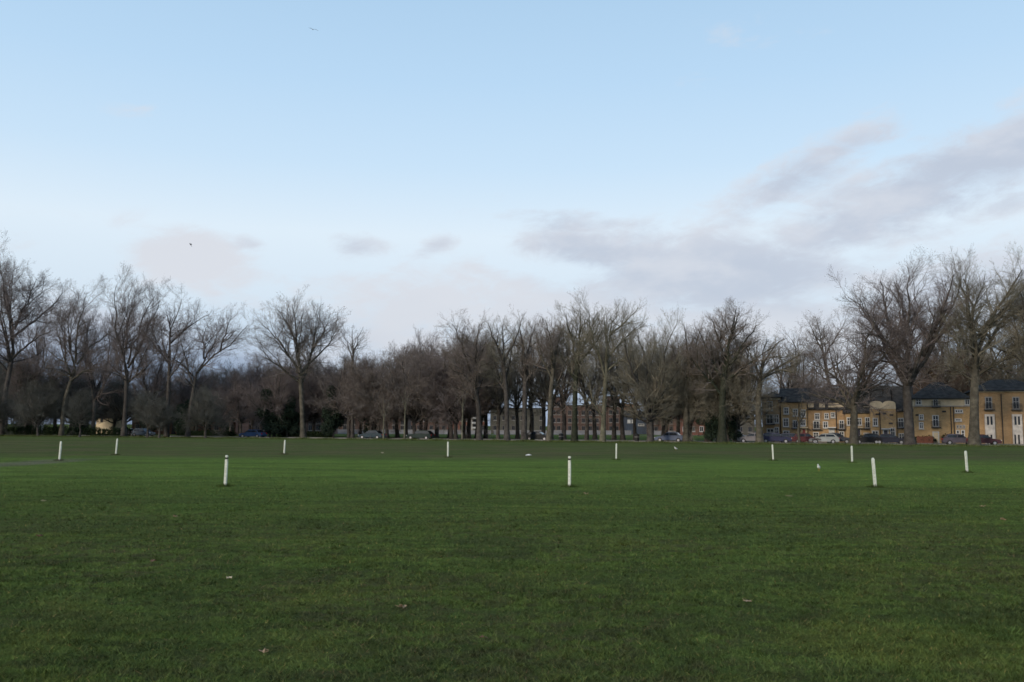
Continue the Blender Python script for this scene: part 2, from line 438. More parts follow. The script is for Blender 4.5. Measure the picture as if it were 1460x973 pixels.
PL = 'tall bare plane trees along the field edge'
hero(2, 133, [(2, 622), (8, 560), (18, 500)],
     [[(18, 500), (20, 450), (22, 405), (25, 370)], [(18, 480), (40, 455), (55, 430), (62, 400)], [(14, 515), (45, 490), (78, 470)],
      [(18, 490), (5, 440), (-5, 390)], [(10, 530), (-20, 480), (-40, 430)], [(19, 470), (32, 430), (38, 390)]],
     .5, 'bark_dark', 'twig_purple', 'tallest bare tree at the left edge of the photo, cut by the frame', PL, 1, .9, extra=3)
hero(88, 131, [(88, 622), (92, 570), (106, 525)],
     [[(106, 525), (100, 490), (105, 460), (110, 430)], [(108, 520), (125, 490), (145, 468), (158, 455)], [(106, 518), (118, 480), (130, 445), (140, 418)],
      [(100, 540), (85, 500), (75, 460), (62, 430)], [(98, 545), (120, 530), (150, 520)]],
     .38, 'bark_grey', 'twig_purple', 'bare tree with a greyish trunk forking wide, right behind the leftmost white post', PL, 2, .75, extra=2)
hero(178, 131, [(177, 622), (180, 570), (182, 530)],
     [[(182, 530), (180, 480), (185, 430), (190, 408)], [(183, 520), (192, 480), (200, 440), (213, 412)], [(184, 525), (205, 495), (220, 455), (230, 425)],
      [(181, 540), (165, 530), (145, 522)], [(184, 545), (205, 528), (216, 510)], [(181, 500), (173, 460), (178, 418)]],
     .42, 'bark_dark', 'twig_purple', 'narrow upright dark tree with close parallel stems behind the second white post', PL, 3, .85, up=.55, extra=2)
hero(238, 132, [(238, 622), (240, 560), (243, 500)],
     [[(243, 505), (245, 470), (255, 445), (262, 425)], [(243, 490), (240, 462), (235, 440)], [(242, 520), (225, 490), (214, 465)],
      [(244, 490), (265, 460), (282, 442)], [(241, 540), (258, 520), (270, 500)]],
     .36, 'bark_dark', 'twig_purple', 'slender bare tree just left of the V-forked leaning one', PL, 4, .75, extra=2)
hero(272, 133, [(268, 622), (271, 580), (280, 540)],
     [[(280, 540), (262, 518), (247, 498)], [(280, 537), (298, 495), (306, 470), (308, 450)], [(282, 532), (308, 506), (330, 490), (348, 462)],
      [(292, 512), (286, 482), (290, 458)], [(315, 502), (328, 470), (335, 452)]],
     .36, 'bark_dark', 'twig_purple', 'bare tree leaning right with a V fork and long curved limbs', PL, 5, .7, extra=1)
hero(430, 136, [(433, 624), (430, 560), (428, 520)],
     [[(428, 520), (427, 470), (425, 432)], [(430, 540), (445, 500), (448, 445)], [(428, 530), (410, 495), (393, 462)],
      [(430, 530), (458, 495), (472, 455)], [(428, 510), (420, 470), (407, 440)], [(444, 505), (458, 470), (462, 440)], [(427, 545), (400, 520), (385, 495)]],
     .42, 'bark_grey', 'twig_brown', 'round fan-shaped bare tree standing clear above the low brown trees', PL, 6, .8, extra=2)
hero(503, 138, [(503, 624), (503, 560), (503, 510)],
     [[(503, 510), (511, 485), (518, 466)], [(503, 515), (495, 490), (486, 468)], [(504, 505), (504, 470)]],
     .26, 'bark_dark', 'twig_brown', 'thin bare tree top poking out right of the round fan-shaped one', PL, 7, .5, extra=1)
hero(684, 132, [(684, 625), (682, 580), (676, 545)],
     [[(676, 545), (665, 510), (658, 475), (652, 460)], [(680, 560), (695, 520), (700, 485)], [(678, 545), (680, 500), (684, 462)],
      [(674, 550), (655, 525), (642, 500)], [(682, 575), (668, 560), (650, 548)]],
     .42, 'bark_dark', 'twig_brown', 'dark-trunked bare tree bending left at the right end of the red brick flats', PL, 8, .9, extra=2)
hero(723, 131, [(723, 626), (722, 560), (717, 510)],
     [[(717, 510), (704, 480), (700, 460)], [(718, 510), (717, 480), (716, 455)], [(719, 515), (735, 480), (738, 458)], [(722, 560), (706, 535), (700, 510)]],
     .40, 'bark_dark', 'twig_olive', 'straight dark-trunked bare tree, left of the close pair before the drab flats', PL, 9, .85, extra=2)
hero(746, 133, [(747, 626), (748, 570), (750, 520)],
     [[(750, 520), (744, 480), (742, 455)], [(750, 520), (756, 480), (762, 455)], [(749, 545), (765, 520), (775, 490)]],
     .42, 'bark_dark', 'twig_brown', 'dark-trunked bare tree, right of the close pair before the drab flats', PL, 10, .8, extra=2)
hero(783, 131, [(783, 626), (785, 565), (790, 510)],
     [[(790, 510), (784, 480), (780, 455)], [(790, 515), (798, 480), (800, 450)], [(787, 540), (770, 505), (768, 470)], [(785, 560), (803, 530), (808, 500)]],
     .38, 'bark_grey', 'twig_brown', 'grey-brown bare tree before the left end of the dark brick block', PL, 11, .85, extra=2)
hero(819, 132, [(819, 626), (820, 560), (824, 500)],
     [[(822, 520), (815, 475), (808, 445)], [(824, 502), (828, 465), (828, 438)], [(824, 510), (838, 475), (845, 445)], [(821, 545), (808, 515), (800, 485)], [(823, 520), (840, 500), (852, 470)]],
     .42, 'bark_ivy', 'twig_olive', 'tall tree with an ivy-darkened trunk between two pale-barked ones', PL, 12, .85, extra=2)
hero(861, 130, [(859, 627), (862, 560), (865, 500)],
     [[(863, 540), (850, 500), (843, 465), (840, 440)], [(865, 500), (872, 465), (880, 436)], [(865, 512), (885, 485), (905, 460)], [(864, 490), (862, 445)],
      [(861, 598), (845, 572), (828, 555)], [(864, 530), (888, 510), (905, 490)], [(868, 480), (892, 455), (900, 440)]],
     .36, 'bark_pale', 'twig_olive', 'pale-barked plane tree with a forked limb, right of the near centre post', PL, 13, .8, up=.45, extra=2)
hero(927, 131, [(927, 627), (927, 612), (927, 597)],
     [[(927, 602), (915, 568), (902, 535), (893, 500), (890, 475)], [(927, 597), (924, 545), (920, 495), (916, 462)], [(928, 597), (935, 545), (942, 505), (948, 465)],
      [(929, 602), (945, 562), (958, 525), (966, 485)], [(926, 606), (908, 592), (888, 580)], [(928, 600), (950, 580), (968, 560)]],
     .5, 'bark_dark', 'twig_olive', 'bare tree splitting near the ground into a fan of dark stems', PL, 14, .85, up=.4, extra=3)
hero(979, 133, [(978, 628), (978, 570), (982, 520)],
     [[(982, 520), (976, 485), (972, 462)], [(982, 525), (992, 490), (998, 462)], [(980, 545), (965, 515), (958, 490)], [(980, 550), (998, 525), (1008, 500)]],
     .4, 'bark_grey', 'twig_brown', 'bare tree between the fan-stemmed tree and the ivy-clad one', PL, 15, .85, extra=2)
hero(1029, 131, [(1029, 629), (1030, 570), (1035, 520)],
     [[(1035, 520), (1038, 475), (1040, 440)], [(1032, 545), (1015, 505), (1004, 465)], [(1035, 530), (1055, 492), (1068, 460)],
      [(1036, 505), (1045, 468), (1054, 440)], [(1030, 565), (1005, 535), (990, 505)], [(1034, 510), (1026, 470), (1022, 448)], [(1034, 545), (1060, 520), (1085, 495)]],
     .55, 'bark_ivy', 'twig_brown', 'broad bare tree with an ivy-clad trunk left of the yellow terrace', PL, 16, .75, extra=2)
hero(1082, 133, [(1083, 631), (1080, 580), (1084, 540)],
     [[(1084, 540), (1072, 510), (1060, 485)], [(1084, 540), (1090, 505), (1095, 478)], [(1084, 542), (1110, 520), (1130, 502)], [(1084, 545), (1060, 520), (1046, 500)], [(1084, 530), (1100, 490), (1112, 480)], [(1086, 540), (1118, 525), (1138, 512)]],
     .45, 'bark_grey', 'twig_olive', 'brown rounded bare tree at the left end of the yellow terrace', PL, 17, .6, extra=1, side=0)
hero(1139, 132, [(1139, 633), (1139, 615), (1139, 603)],
     [[(1139, 605), (1130, 587), (1122, 572)], [(1140, 603), (1148, 587), (1156, 572)], [(1139, 603), (1138, 580), (1140, 562)]],
     .2, 'bark_grey', 'twig_olive', 'small Y-shaped bare tree standing before the yellow houses', 'small bare trees before the terrace', 18, .3, extra=0, twr=.9, side=2)
hero(1186, 170, [(1188, 620), (1185, 560), (1175, 505)],
     [[(1175, 505), (1163, 480), (1155, 455)], [(1175, 505), (1174, 470), (1172, 446)], [(1176, 510), (1190, 480), (1200, 452)], [(1183, 545), (1168, 530), (1155, 515)], [(1180, 530), (1200, 512), (1212, 490)]],
     .32, 'bark_grey', 'twig_brown', 'bare tree rising from behind the terrace roofs with a leaning pale trunk', PL, 19, .7, extra=2)
hero(1216, 130, [(1216, 634), (1217, 600), (1216, 572)],
     [[(1216, 578), (1224, 548), (1240, 515), (1250, 480)], [(1215, 574), (1205, 545), (1190, 528), (1170, 510)], [(1216, 572), (1222, 530), (1216, 490), (1222, 455)],
      [(1217, 575), (1245, 552), (1270, 535)], [(1215, 585), (1190, 570), (1160, 562)], [(1221, 550), (1235, 500), (1236, 470)]],
     .55, 'bark_grey', 'twig_purple', 'thick-trunked bare tree beside the scalloped cream gable, spreading low', PL, 20, .8, extra=2)
hero(1295, 130, [(1296, 636), (1294, 580), (1293, 540)],
     [[(1292, 545), (1283, 512), (1262, 484), (1242, 474), (1225, 474)], [(1290, 545), (1278, 508), (1270, 470), (1252, 430), (1240, 408)],
      [(1293, 540), (1296, 480), (1290, 430), (1285, 390)], [(1297, 540), (1302, 500), (1308, 450), (1306, 400), (1300, 382)],
      [(1298, 548), (1318, 505), (1335, 462), (1345, 425), (1348, 392)], [(1284, 520), (1262, 512), (1240, 518), (1222, 530)],
      [(1318, 508), (1330, 450), (1330, 398)], [(1274, 480), (1268, 430), (1268, 392)], [(1262, 484), (1238, 450), (1225, 425)], [(1322, 495), (1352, 470), (1368, 450)]],
     .62, 'bark_dark', 'twig_purple', 'largest spreading bare tree with a massive dark trunk before the terrace', PL, 21, .7, extra=2)
hero(1388, 130, [(1388, 637), (1388, 570), (1390, 510)],
     [[(1390, 525), (1380, 475), (1366, 425), (1360, 392)], [(1390, 505), (1392, 450), (1386, 385)], [(1391, 505), (1402, 455), (1414, 412), (1418, 385)],
      [(1392, 525), (1415, 485), (1440, 445), (1455, 415)], [(1392, 535), (1425, 512), (1460, 492)], [(1388, 545), (1365, 525), (1345, 515)], [(1404, 470), (1430, 430), (1438, 400)]],
     .6, 'bark_grey', 'twig_olive', 'big bare tree with a thick greenish trunk between the two right-hand houses', PL, 22, .7, extra=2)
hero(1480, 131, [(1482, 638), (1478, 570), (1472, 515)],
     [[(1472, 515), (1456, 465), (1446, 415)], [(1473, 510), (1475, 445), (1470, 390)], [(1474, 510), (1500, 450), (1510, 400)], [(1474, 530), (1450, 505), (1428, 490)]],
     .5, 'bark_dark', 'twig_olive', 'bare crown reaching in from beyond the right edge of the photo', PL, 23, .9, extra=2)
# thin pale-stemmed trees seen among the trunks
for px, h, s, lb in ((577, 560, 31, 'thin pale-stemmed young tree before the red brick flats, left of the black car'),
                     (659, 560, 32, 'thin pale-stemmed young tree against the red panels of the brick flats'),
                     (547, 575, 33, 'thin pale-stemmed young tree just right of the dark parked car')):
    hero(px, 130, [(px, 626), (px, 600), (px + 1, h + 20)], [[(px + 1, h + 25), (px - 5, h)], [(px + 1, h + 22), (px + 6, h - 5)], [(px + 1, h + 20), (px + 1, h - 12)]],
         .13, 'bark_pale', 'twig_brown', lb, 'young trees with pale stems', s, .2, extra=0, side=0)

# generic smaller trees (dense rows behind)
def generic(seed, H, W, forkf, nl, dens, up, twr=1.0):
    rng = np.random.default_rng(seed)
    fz = H * forkf
    TP = resample([[0, 0, 0], [rng.uniform(-.2, .2), rng.uniform(-.2, .2), fz * .5], [rng.uniform(-.4, .4), rng.uniform(-.4, .4), fz]], 7)[None]
    TR = (.022 * H * np.linspace(1, .7, 8))[None]
    LP, LR = [], []
    for j in range(nl):
        a = j * 2.4 + rng.uniform(-.4, .4); s = rng.uniform(.25, 1)
        st = TP[0][5 + j % 3]
        tip = np.array([math.cos(a) * W * .42 * s, math.sin(a) * W * .42 * s, H * (.93 - .28 * s * s) * rng.uniform(.9, 1.0)])
        if j % 4 == 3: tip = np.array([math.cos(a) * W * .46, math.sin(a) * W * .46, H * rng.uniform(.38, .58)])
        mid = st * .45 + tip * .55 + np.array([math.cos(a), math.sin(a), -.3]) * W * .08
        q = resample([st, mid, tip], 8); q[2:] += rng.normal(size=q[2:].shape) * .15
        L = np.linalg.norm(tip - st); LP.append(q); LR.append(np.linspace(1, .25, 9) * (.018 * L + .03))
    LP = np.array(LP); LR = np.array(LR)
    return trunk_mesh(rng, TP, TR, LP, LR), crown_mesh(rng, LP, LR, dens, up, (25, 65), twr)
GEN = [generic(s, 14, w, f, n, d, u, 1.25) for s, w, f, n, d, u in
       ((1, 11, .25, 14, .95, .12), (2, 13, .22, 15, 1.0, .05), (3, 10, .28, 13, .9, .2), (4, 12, .24, 15, 1.0, .1), (5, 13, .22, 15, .95, .05), (6, 11, .27, 13, .9, .15))]
GEN_OPEN = [generic(s, 15, w, f, n, d, u, 1.1) for s, w, f, n, d, u in ((11, 9, .34, 9, .7, .4), (12, 10, .38, 9, .65, .35), (13, 8, .32, 8, .7, .45), (14, 10, .36, 10, .6, .3))]
gcount = [0]
def filler(px, c, topy, bk, tw, label, group, rs, wide=1.0, name='bare_tree', gen=None):
    gen = gen or GEN; i = rs.randrange(len(gen)); tm, cm = gen[i]
    b = foot(px, c); H = hit(px, topy, b.y, 0).z
    root = empty(name, b, rs.uniform(0, 6.28), label, 'tree', group)
    s = H / 14.2; root.scale = (s * wide, s * wide, s)
    for nm, me, mt in (('trunk', tm, bk), ('crown', cm, tw)):
        o = obj(nm, me, M['bark_dark'], root)
        o.material_slots[0].link = 'OBJECT'; o.material_slots[0].material = M[mt]
    gcount[0] += 1
    return root
rs = random.Random(3)
def lerp(tab, x):
    for (x0, y0), (x1, y1) in zip(tab, tab[1:]):
        if x <= x1: return y0 + (y1 - y0) * (x - x0) / (x1 - x0)
    return tab[-1][1]
for k in range(19):     # left dark mass
    px = -30 + k * 21 + rs.uniform(-7, 7)
    filler(px, rs.choice((145, 158, 172)), lerp([(-60, 500), (80, 512), (150, 524), (220, 528), (330, 520), (400, 505)], px) + rs.uniform(-6, 10),
           'bark_dark', 'twig_dark' if k % 3 else 'twig_purple', 'dark low bare tree massed behind the tall trees at far left', 'low dark trees at the left', rs, 1.1, gen=(GEN_OPEN if k % 3 == 2 else GEN))
for px, c, ty, lb in ((42, 146, 455, 'bare tree filling the gap between the two leftmost tall trees'), (132, 147, 452, 'bare tree behind, between the wide-forked and the narrow upright tree'),
                      (213, 148, 470, 'shorter bare tree behind, between the narrow upright and the slender tree'), (600, 150, 478, 'bare tree rising from the brown wood above the black-green car')):
    filler(px, c, ty, 'bark_dark', 'twig_purple', lb, 'second row of taller trees at the left', rs, .8, gen=GEN_OPEN)
for px, c, ty, lb in ((1052, 141, 462, 'bare tree filling in right of the ivy-clad one'), (1122, 168, 478, 'bare tree behind the left end of the terrace'), (1150, 170, 500, 'shorter bare tree behind the terrace left of the leaning pale trunk'),
                      (1340, 164, 440, 'bare tree behind the cream-topped house, between the two biggest crowns'), (1440, 166, 430, 'bare tree behind the tall brown brick house')):
    filler(px, c, ty, 'bark_dark', 'twig_brown', lb, 'taller trees behind the terrace', rs, 1.0, gen=GEN_OPEN)
for k in range(6):     # in front of the tall trunks at the left
    px = -12 + k * 62 + rs.uniform(-9, 9)
    if 160 < px < 196: px += 34
    filler(px, rs.choice((126, 127.5, 129)), lerp([(-60, 535), (100, 548), (330, 552)], px) + rs.uniform(-6, 14),
           'bark_dark', 'twig_dark', 'dark bushy bare tree at the feet of the tall left trunks', 'low dark trees in front of the left trunks', rs, 1.05)
for k in range(25):     # low brown wood, left centre
    px = 330 + k * 14.8 + rs.uniform(-6, 6)
    filler(px, rs.choice((140, 148, 160)), lerp([(300, 522), (400, 507), (470, 508), (560, 492), (600, 482), (700, 482)], px) + rs.uniform(-4, 10),
           'bark_dark', rs.choice(('twig_purple', 'twig_brown', 'twig_purple')), 'low brown bare tree packed into the even mass left of centre', 'low brown trees left of centre', rs, 1.0)
for k in range(17):     # behind the front row, centre
    px = 640 + k * 19 + rs.uniform(-8, 8)
    filler(px, rs.choice((142, 150)), lerp([(600, 484), (700, 468), (830, 468), (960, 472), (1000, 470)], px) + rs.uniform(-3, 20),
           'bark_dark', rs.choice(('twig_brown', 'twig_olive')), 'bare tree standing behind the front row at the centre', 'second row trees at the centre', rs, .85, gen=GEN_OPEN)
for k in range(7):      # right centre
    px = 952 + k * 16 + rs.uniform(-7, 7)
    filler(px, rs.choice((136, 142)), lerp([(960, 478), (1040, 470), (1100, 484), (1150, 505)], px) + rs.uniform(0, 15),
           'bark_dark', rs.choice(('twig_brown', 'twig_olive', 'twig_olive')), 'bare tree crowding the gap left of the yellow terrace', 'second row trees left of the terrace', rs, .85, gen=(GEN_OPEN if k % 2 else GEN))
for k in range(9):      # behind terrace
    px = 1120 + k * 25 + rs.uniform(-7, 7)
    filler(px, 172, 546 + rs.uniform(-5, 6), 'bark_dark', 'twig_dark', 'dark treetop just showing over the low terrace roofs', 'treetops behind the terrace', rs, 1.3)
for k in range(7):
    px = 1322 + k * 26 + rs.uniform(-5, 5)
    filler(px, 166, lerp([(1300, 500), (1350, 478), (1400, 490), (1500, 500)], px) + rs.uniform(-3, 14), 'bark_dark', 'twig_red' if k < 3 else 'twig_olive', 'reddish brown bare tree rising behind the right-hand roofs', 'trees behind the right-hand houses', rs, .85)

# evergreen / ivy masses
def leafblob(seed, n, blobs, size):
    rng = np.random.default_rng(seed)
    bl = np.array(blobs, float); w = (bl[:, 3] * bl[:, 4] * bl[:, 5]); w = w / w.sum()
    idx = rng.choice(len(bl), n, p=w)
    d = rng.normal(size=(n, 3)); d /= np.linalg.norm(d, axis=1, keepdims=True)
    rr = rng.uniform(.25, 1, (n, 1)) ** .5 * (1 + .18 * np.sin(d[:, :1] * 9 + idx[:, None]) * np.cos(d[:, 2:] * 7))
    p = bl[idx, :3] + d * rr * bl[idx, 3:6]
    u = rng.normal(size=(n, 3)); u /= np.linalg.norm(u, axis=1, keepdims=True)
    v = rng.normal(size=(n, 3)); v -= (v * u).sum(1, keepdims=True) * u; v /= np.linalg.norm(v, axis=1, keepdims=True)
    s = size * rng.uniform(.5, 1.3, (n, 1))
    V = np.stack([p - u * s, p - v * s * .5, p + u * s, p + v * s * .5], 1).reshape(-1, 3)
    V[:, 2] = np.maximum(V[:, 2], .02)
    return np_mesh('crown', V, np.arange(n * 4).reshape(-1, 4))
EVM = []
for s in range(3):
    rg = random.Random(s + 40)
    bl = [(rg.uniform(-1.2, 1.2), rg.uniform(-1.2, 1.2), z, 1.9 - .12 * z + rg.uniform(-.3, .4), 1.9 - .12 * z, 1.1) for z in (1.6, 2.6, 3.6, 4.8, 6, 7)]
    bl += [(rg.uniform(-2, 2), rg.uniform(-1.5, 1.5), rg.uniform(2, 5), 1, 1, .8) for _ in range(5)]
    rng = np.random.default_rng(s)
    TPx = resample([[0, 0, 0], [.1, 0, 3], [0, .1, 6.5]], 7)[None]
    V, F = tubes(TPx, (.2 * np.linspace(1, .3, 8))[None], 8)
    EVM.append((np_mesh('trunk', V, F), leafblob(s, 9000, bl, .16)))
def evergreen(px, c, topy, label, wide=1.0):
    tm, cm = EVM[int(px) % 3]; b = foot(px, c); H = hit(px, topy, b.y, 0).z
    root = empty('evergreen_tree', b, px, label, 'tree', 'dark evergreen trees among the bare ones'); s = H / 8; root.scale = (s * wide, s * wide, s)
    obj('trunk', tm, M['bark_dark'], root); obj('crown', cm, M['evergreen'], root)
for a in ((30, 150, 565, 'dark evergreen under the tallest tree at the left edge', 1.3), (120, 150, 575, 'dark evergreen between the two leftmost white posts', 1.3),
          (212, 148, 585, 'dark evergreen between two upright trunks above the orange house', 1), (262, 150, 570, 'dark evergreen beside the trunk of the V-forked tree', 1),
          (322, 150, 575, 'dark evergreen right of the V-forked tree', 1), (385, 139, 555, 'blue-green evergreen above the blue car', 1.0),
          (410, 141, 565, 'blue-green evergreen left of the third far white post', .9), (476, 140, 550, 'narrow dark evergreen in the low brown trees', .7),
          (525, 142, 572, 'small dark evergreen by the dark parked car', .9), (1012, 134, 572, 'dark evergreen left of the ivy-clad trunk', .9),
          (1045, 136, 580, 'dark evergreen right of the ivy-clad trunk', .9), (1150, 168, 548, 'dark evergreen over the low terrace roofs', 1.1)):
    evergreen(*a[:4], wide=a[4])

# ------------------------------------------------------------ ground
me = np_mesh('ground', [(-2500, -60, 0), (2500, -60, 0), (2500, 4000, 0), (-2500, 4000, 0)], [(0, 1, 2, 3)])
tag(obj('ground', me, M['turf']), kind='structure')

def blades():
    rng = np.random.default_rng(11); n = 520000
    r = np.exp(rng.uniform(math.log(5.5), math.log(58), n))
    x = r * rng.uniform(-.82, .82, n)
    p = np.stack([x, r], 1)
    # clumpiness
    cl = (np.sin(p[:, 0] * 5.1 + np.sin(p[:, 1] * 3.7) * 2) * np.sin(p[:, 1] * 6.3 + np.cos(p[:, 0] * 4.3) * 2) + 1) / 2
    cl2 = (np.sin(p[:, 0] * 1.3 + np.sin(p[:, 1] * .9) * 2) * np.sin(p[:, 1] * 1.7 + np.cos(p[:, 0] * 1.1) * 2) + 1) / 2
    fade = np.clip((58 - r) / 30, 0, 1)
    h = (.014 + .018 * cl + .015 * cl2) * rng.uniform(.5, 1.4, n) * (.3 + .7 * fade)
    w = .0042 * (r / 8) ** .75 * rng.uniform(.7, 1.3, n)
    a = rng.uniform(0, math.pi * 2, n); la = rng.uniform(0, math.pi * 2, n); ll = h * rng.uniform(.5, 2.4, n)
    dx, dy = np.cos(a) * w, np.sin(a) * w
    z = np.zeros(n)
    V = np.stack([np.stack([x - dx, r - dy, z], 1), np.stack([x + dx, r + dy, z], 1), np.stack([x + np.cos(la) * ll, r + np.sin(la) * ll, h], 1)], 1).reshape(-1, 3)
    me = np_mesh('grass', V, None, np.arange(n * 3).reshape(-1, 3))
    at = me.attributes.new('tone', 'FLOAT_COLOR', 'POINT')
    k = rng.uniform(.6, 1.6, n); dry = (rng.uniform(0, 1, n) < .035)
    c = np.stack([k * np.where(dry, 2.2, 1), k * np.where(dry, 1.35, 1.0), k * np.where(dry, 1.7, 1), np.ones(n)], 1)
    at.data.foreach_set('color', np.repeat(c, 3, axis=0).astype(np.float32).ravel())
    o = obj('grass', me, M['blades'])
    tag(o, 'short damp winter grass covering the near field', 'grass', kind='stuff')
blades()
def coarse():
    rng = np.random.default_rng(21); nt_ = 15000
    r = np.exp(rng.uniform(math.log(5.8), math.log(26), nt_)); x = r * rng.uniform(-.8, .8, nt_)
    keep = (np.sin(x * .8 + np.sin(r * .55) * 2.2) * np.sin(r * 1.1 + np.cos(x * .6) * 2) + rng.normal(0, .5, nt_)) > .1
    r, x = r[keep], x[keep]; m = 9; n = len(r) * m
    ks = np.repeat(rng.uniform(.45, 1.5, len(r)), m); sz = np.repeat(rng.uniform(.6, 1.3, len(r)), m)
    X = np.repeat(x, m) + rng.normal(0, .025, n) * sz; Y = np.repeat(r, m) + rng.normal(0, .025, n) * sz
    h = rng.uniform(.03, .065, n) * sz; w = .0045 * sz * (Y / 9) ** .6; a = rng.uniform(0, 6.28, n); la = rng.uniform(0, 6.28, n); ll = h * rng.uniform(.6, 1.6, n)
    V = np.stack([np.stack([X - np.cos(a) * w, Y - np.sin(a) * w, np.zeros(n)], 1), np.stack([X + np.cos(a) * w, Y + np.sin(a) * w, np.zeros(n)], 1),
                  np.stack([X + np.cos(la) * ll, Y + np.sin(la) * ll, h], 1)], 1).reshape(-1, 3)
    me = np_mesh('coarse_grass', V, None, np.arange(n * 3).reshape(-1, 3))
    at = me.attributes.new('tone', 'FLOAT_COLOR', 'POINT'); k = ks * rng.uniform(.8, 1.25, n)
    at.data.foreach_set('color', np.repeat(np.stack([k, k, k, np.ones(n)], 1), 3, axis=0).astype(np.float32).ravel())
    tag(obj('coarse_grass', me, M['blades']), 'coarser grass tufts scattered through the near turf', 'grass', kind='stuff')
coarse()

# strips along the far side (slanting)
TH = math.atan(-SL)
UX = Vector((math.cos(TH), math.sin(TH), 0))
def strip(name, c0, c1, z0, z1, mat, u0=-260, u1=240, off=0):
    mb = MB(); mb.box(u0, u1, 0, (c1 - c0) * math.cos(TH), z0, z1)
    o = mb.build(name, mat); o.location = (0, c0, off); o.rotation_euler = (0, 0, TH)
    return tag(o, kind='structure')
strip('road', 134, 140.5, -.1, .008, M['asphalt'])
strip('kerb', 133.6, 133.99, -.1, .12, M['kerb'])
strip('pavement', 140.6, 143.2, -.1, .12, M['paving'])
# second street far off
mb = MB(); mb.box(-200, 160, 0, 8, -.1, .008); o = mb.build('road', M['asphalt']); o.location = (0, 222, 0); tag(o, kind='structure')
def wall_seg(px0, px1, c, h, label):
    a = foot(px0, c, 0); b = foot(px1, c, 0)
    r = empty('low_wall', a, 0, label, 'wall', 'pale low walls along the far street')
    MB().box(0, b.x - a.x, 0, .3, -.05, h).build('wall', M['coping'], r)
    MB().box(-.05, b.x - a.x + .05, -.06, .36, h + .002, h + .1).build('coping', M['kerb'], r)
wall_seg(470, 700, 233, 1.0, 'long pale low wall behind the trees before the red brick flats')
wall_seg(704, 900, 234, 1.0, 'pale low wall behind the trees before the dark brick block')
wall_seg(925, 1085, 233.5, 1.0, 'pale low wall behind the trees left of the yellow terrace')

# ragged long grass at trunk feet / field edge
def edge_grass():
    rng = np.random.default_rng(5); n = 60000
    X = rng.uniform(-110, 95, n); c = rng.normal(129.5, 1.8, n); Y = c - SL * X
    h = rng.uniform(.08, .34, n) * (.6 + .6 * np.sin(X * .7) ** 2); w = rng.uniform(.01, .03, n); a = rng.uniform(0, 6.28, n)
    V = np.stack([np.stack([X - np.cos(a) * w, Y - np.sin(a) * w, np.zeros(n)], 1), np.stack([X + np.cos(a) * w, Y + np.sin(a) * w, np.zeros(n)], 1),
                  np.stack([X + rng.normal(0, .08, n), Y + rng.normal(0, .08, n), h], 1)], 1).reshape(-1, 3)
    me = np_mesh('rough_grass', V, None, np.arange(n * 3).reshape(-1, 3))
    at = me.attributes.new('tone', 'FLOAT_COLOR', 'POINT'); k = rng.uniform(.5, 1.3, n)
    at.data.foreach_set('color', np.repeat(np.stack([k, k, k, np.ones(n)], 1), 3, axis=0).astype(np.float32).ravel())
    tag(obj('rough_grass', me, M['blades']), 'ragged longer grass around the tree feet along the field edge', 'grass', kind='stuff')
edge_grass()

# hedges
def hedge(px0, px1, c, h, label, mat='hedge', dep=1.2):
    a = foot(px0, c); b = foot(px1, c); L = (b - a).length
    r = empty('hedge', a, TH, label, 'hedge', 'dark hedges')
    rg = random.Random(int(px0) + 9000)
    n = max(2, int(L / 1.1))
    bl = [(L * (i + .5) / n, dep / 2 + rg.uniform(-.1, .1), h * rg.uniform(.42, .52), L / n * .8, dep * .6, h * rg.uniform(.42, .6)) for i in range(n)]
    obj('foliage', leafblob(int(px0) + 9000, int(700 * n), bl, .11), M[mat], r)
hedge(-40, 92, 133, 2.1, 'dark hedge at the far left behind the first white post')
hedge(96, 182, 134, 1.7, 'dark hedge under the cream gable wall', )
hedge(252, 332, 143, 1.2, 'low dark hedge before the red brick house at left')
hedge(395, 470, 141.5, 1.2, 'low dark hedge right of the blue car')
hedge(1300, 1331, 143.5, 1.1, 'low hedge left of the white door of the right-hand house')
hedge(1344, 1358, 143.5, 1.4, 'rounded bush right of the white door')
hedge(1226, 1246, 143.6, 1.3, 'bush under the window left of the scalloped gable')

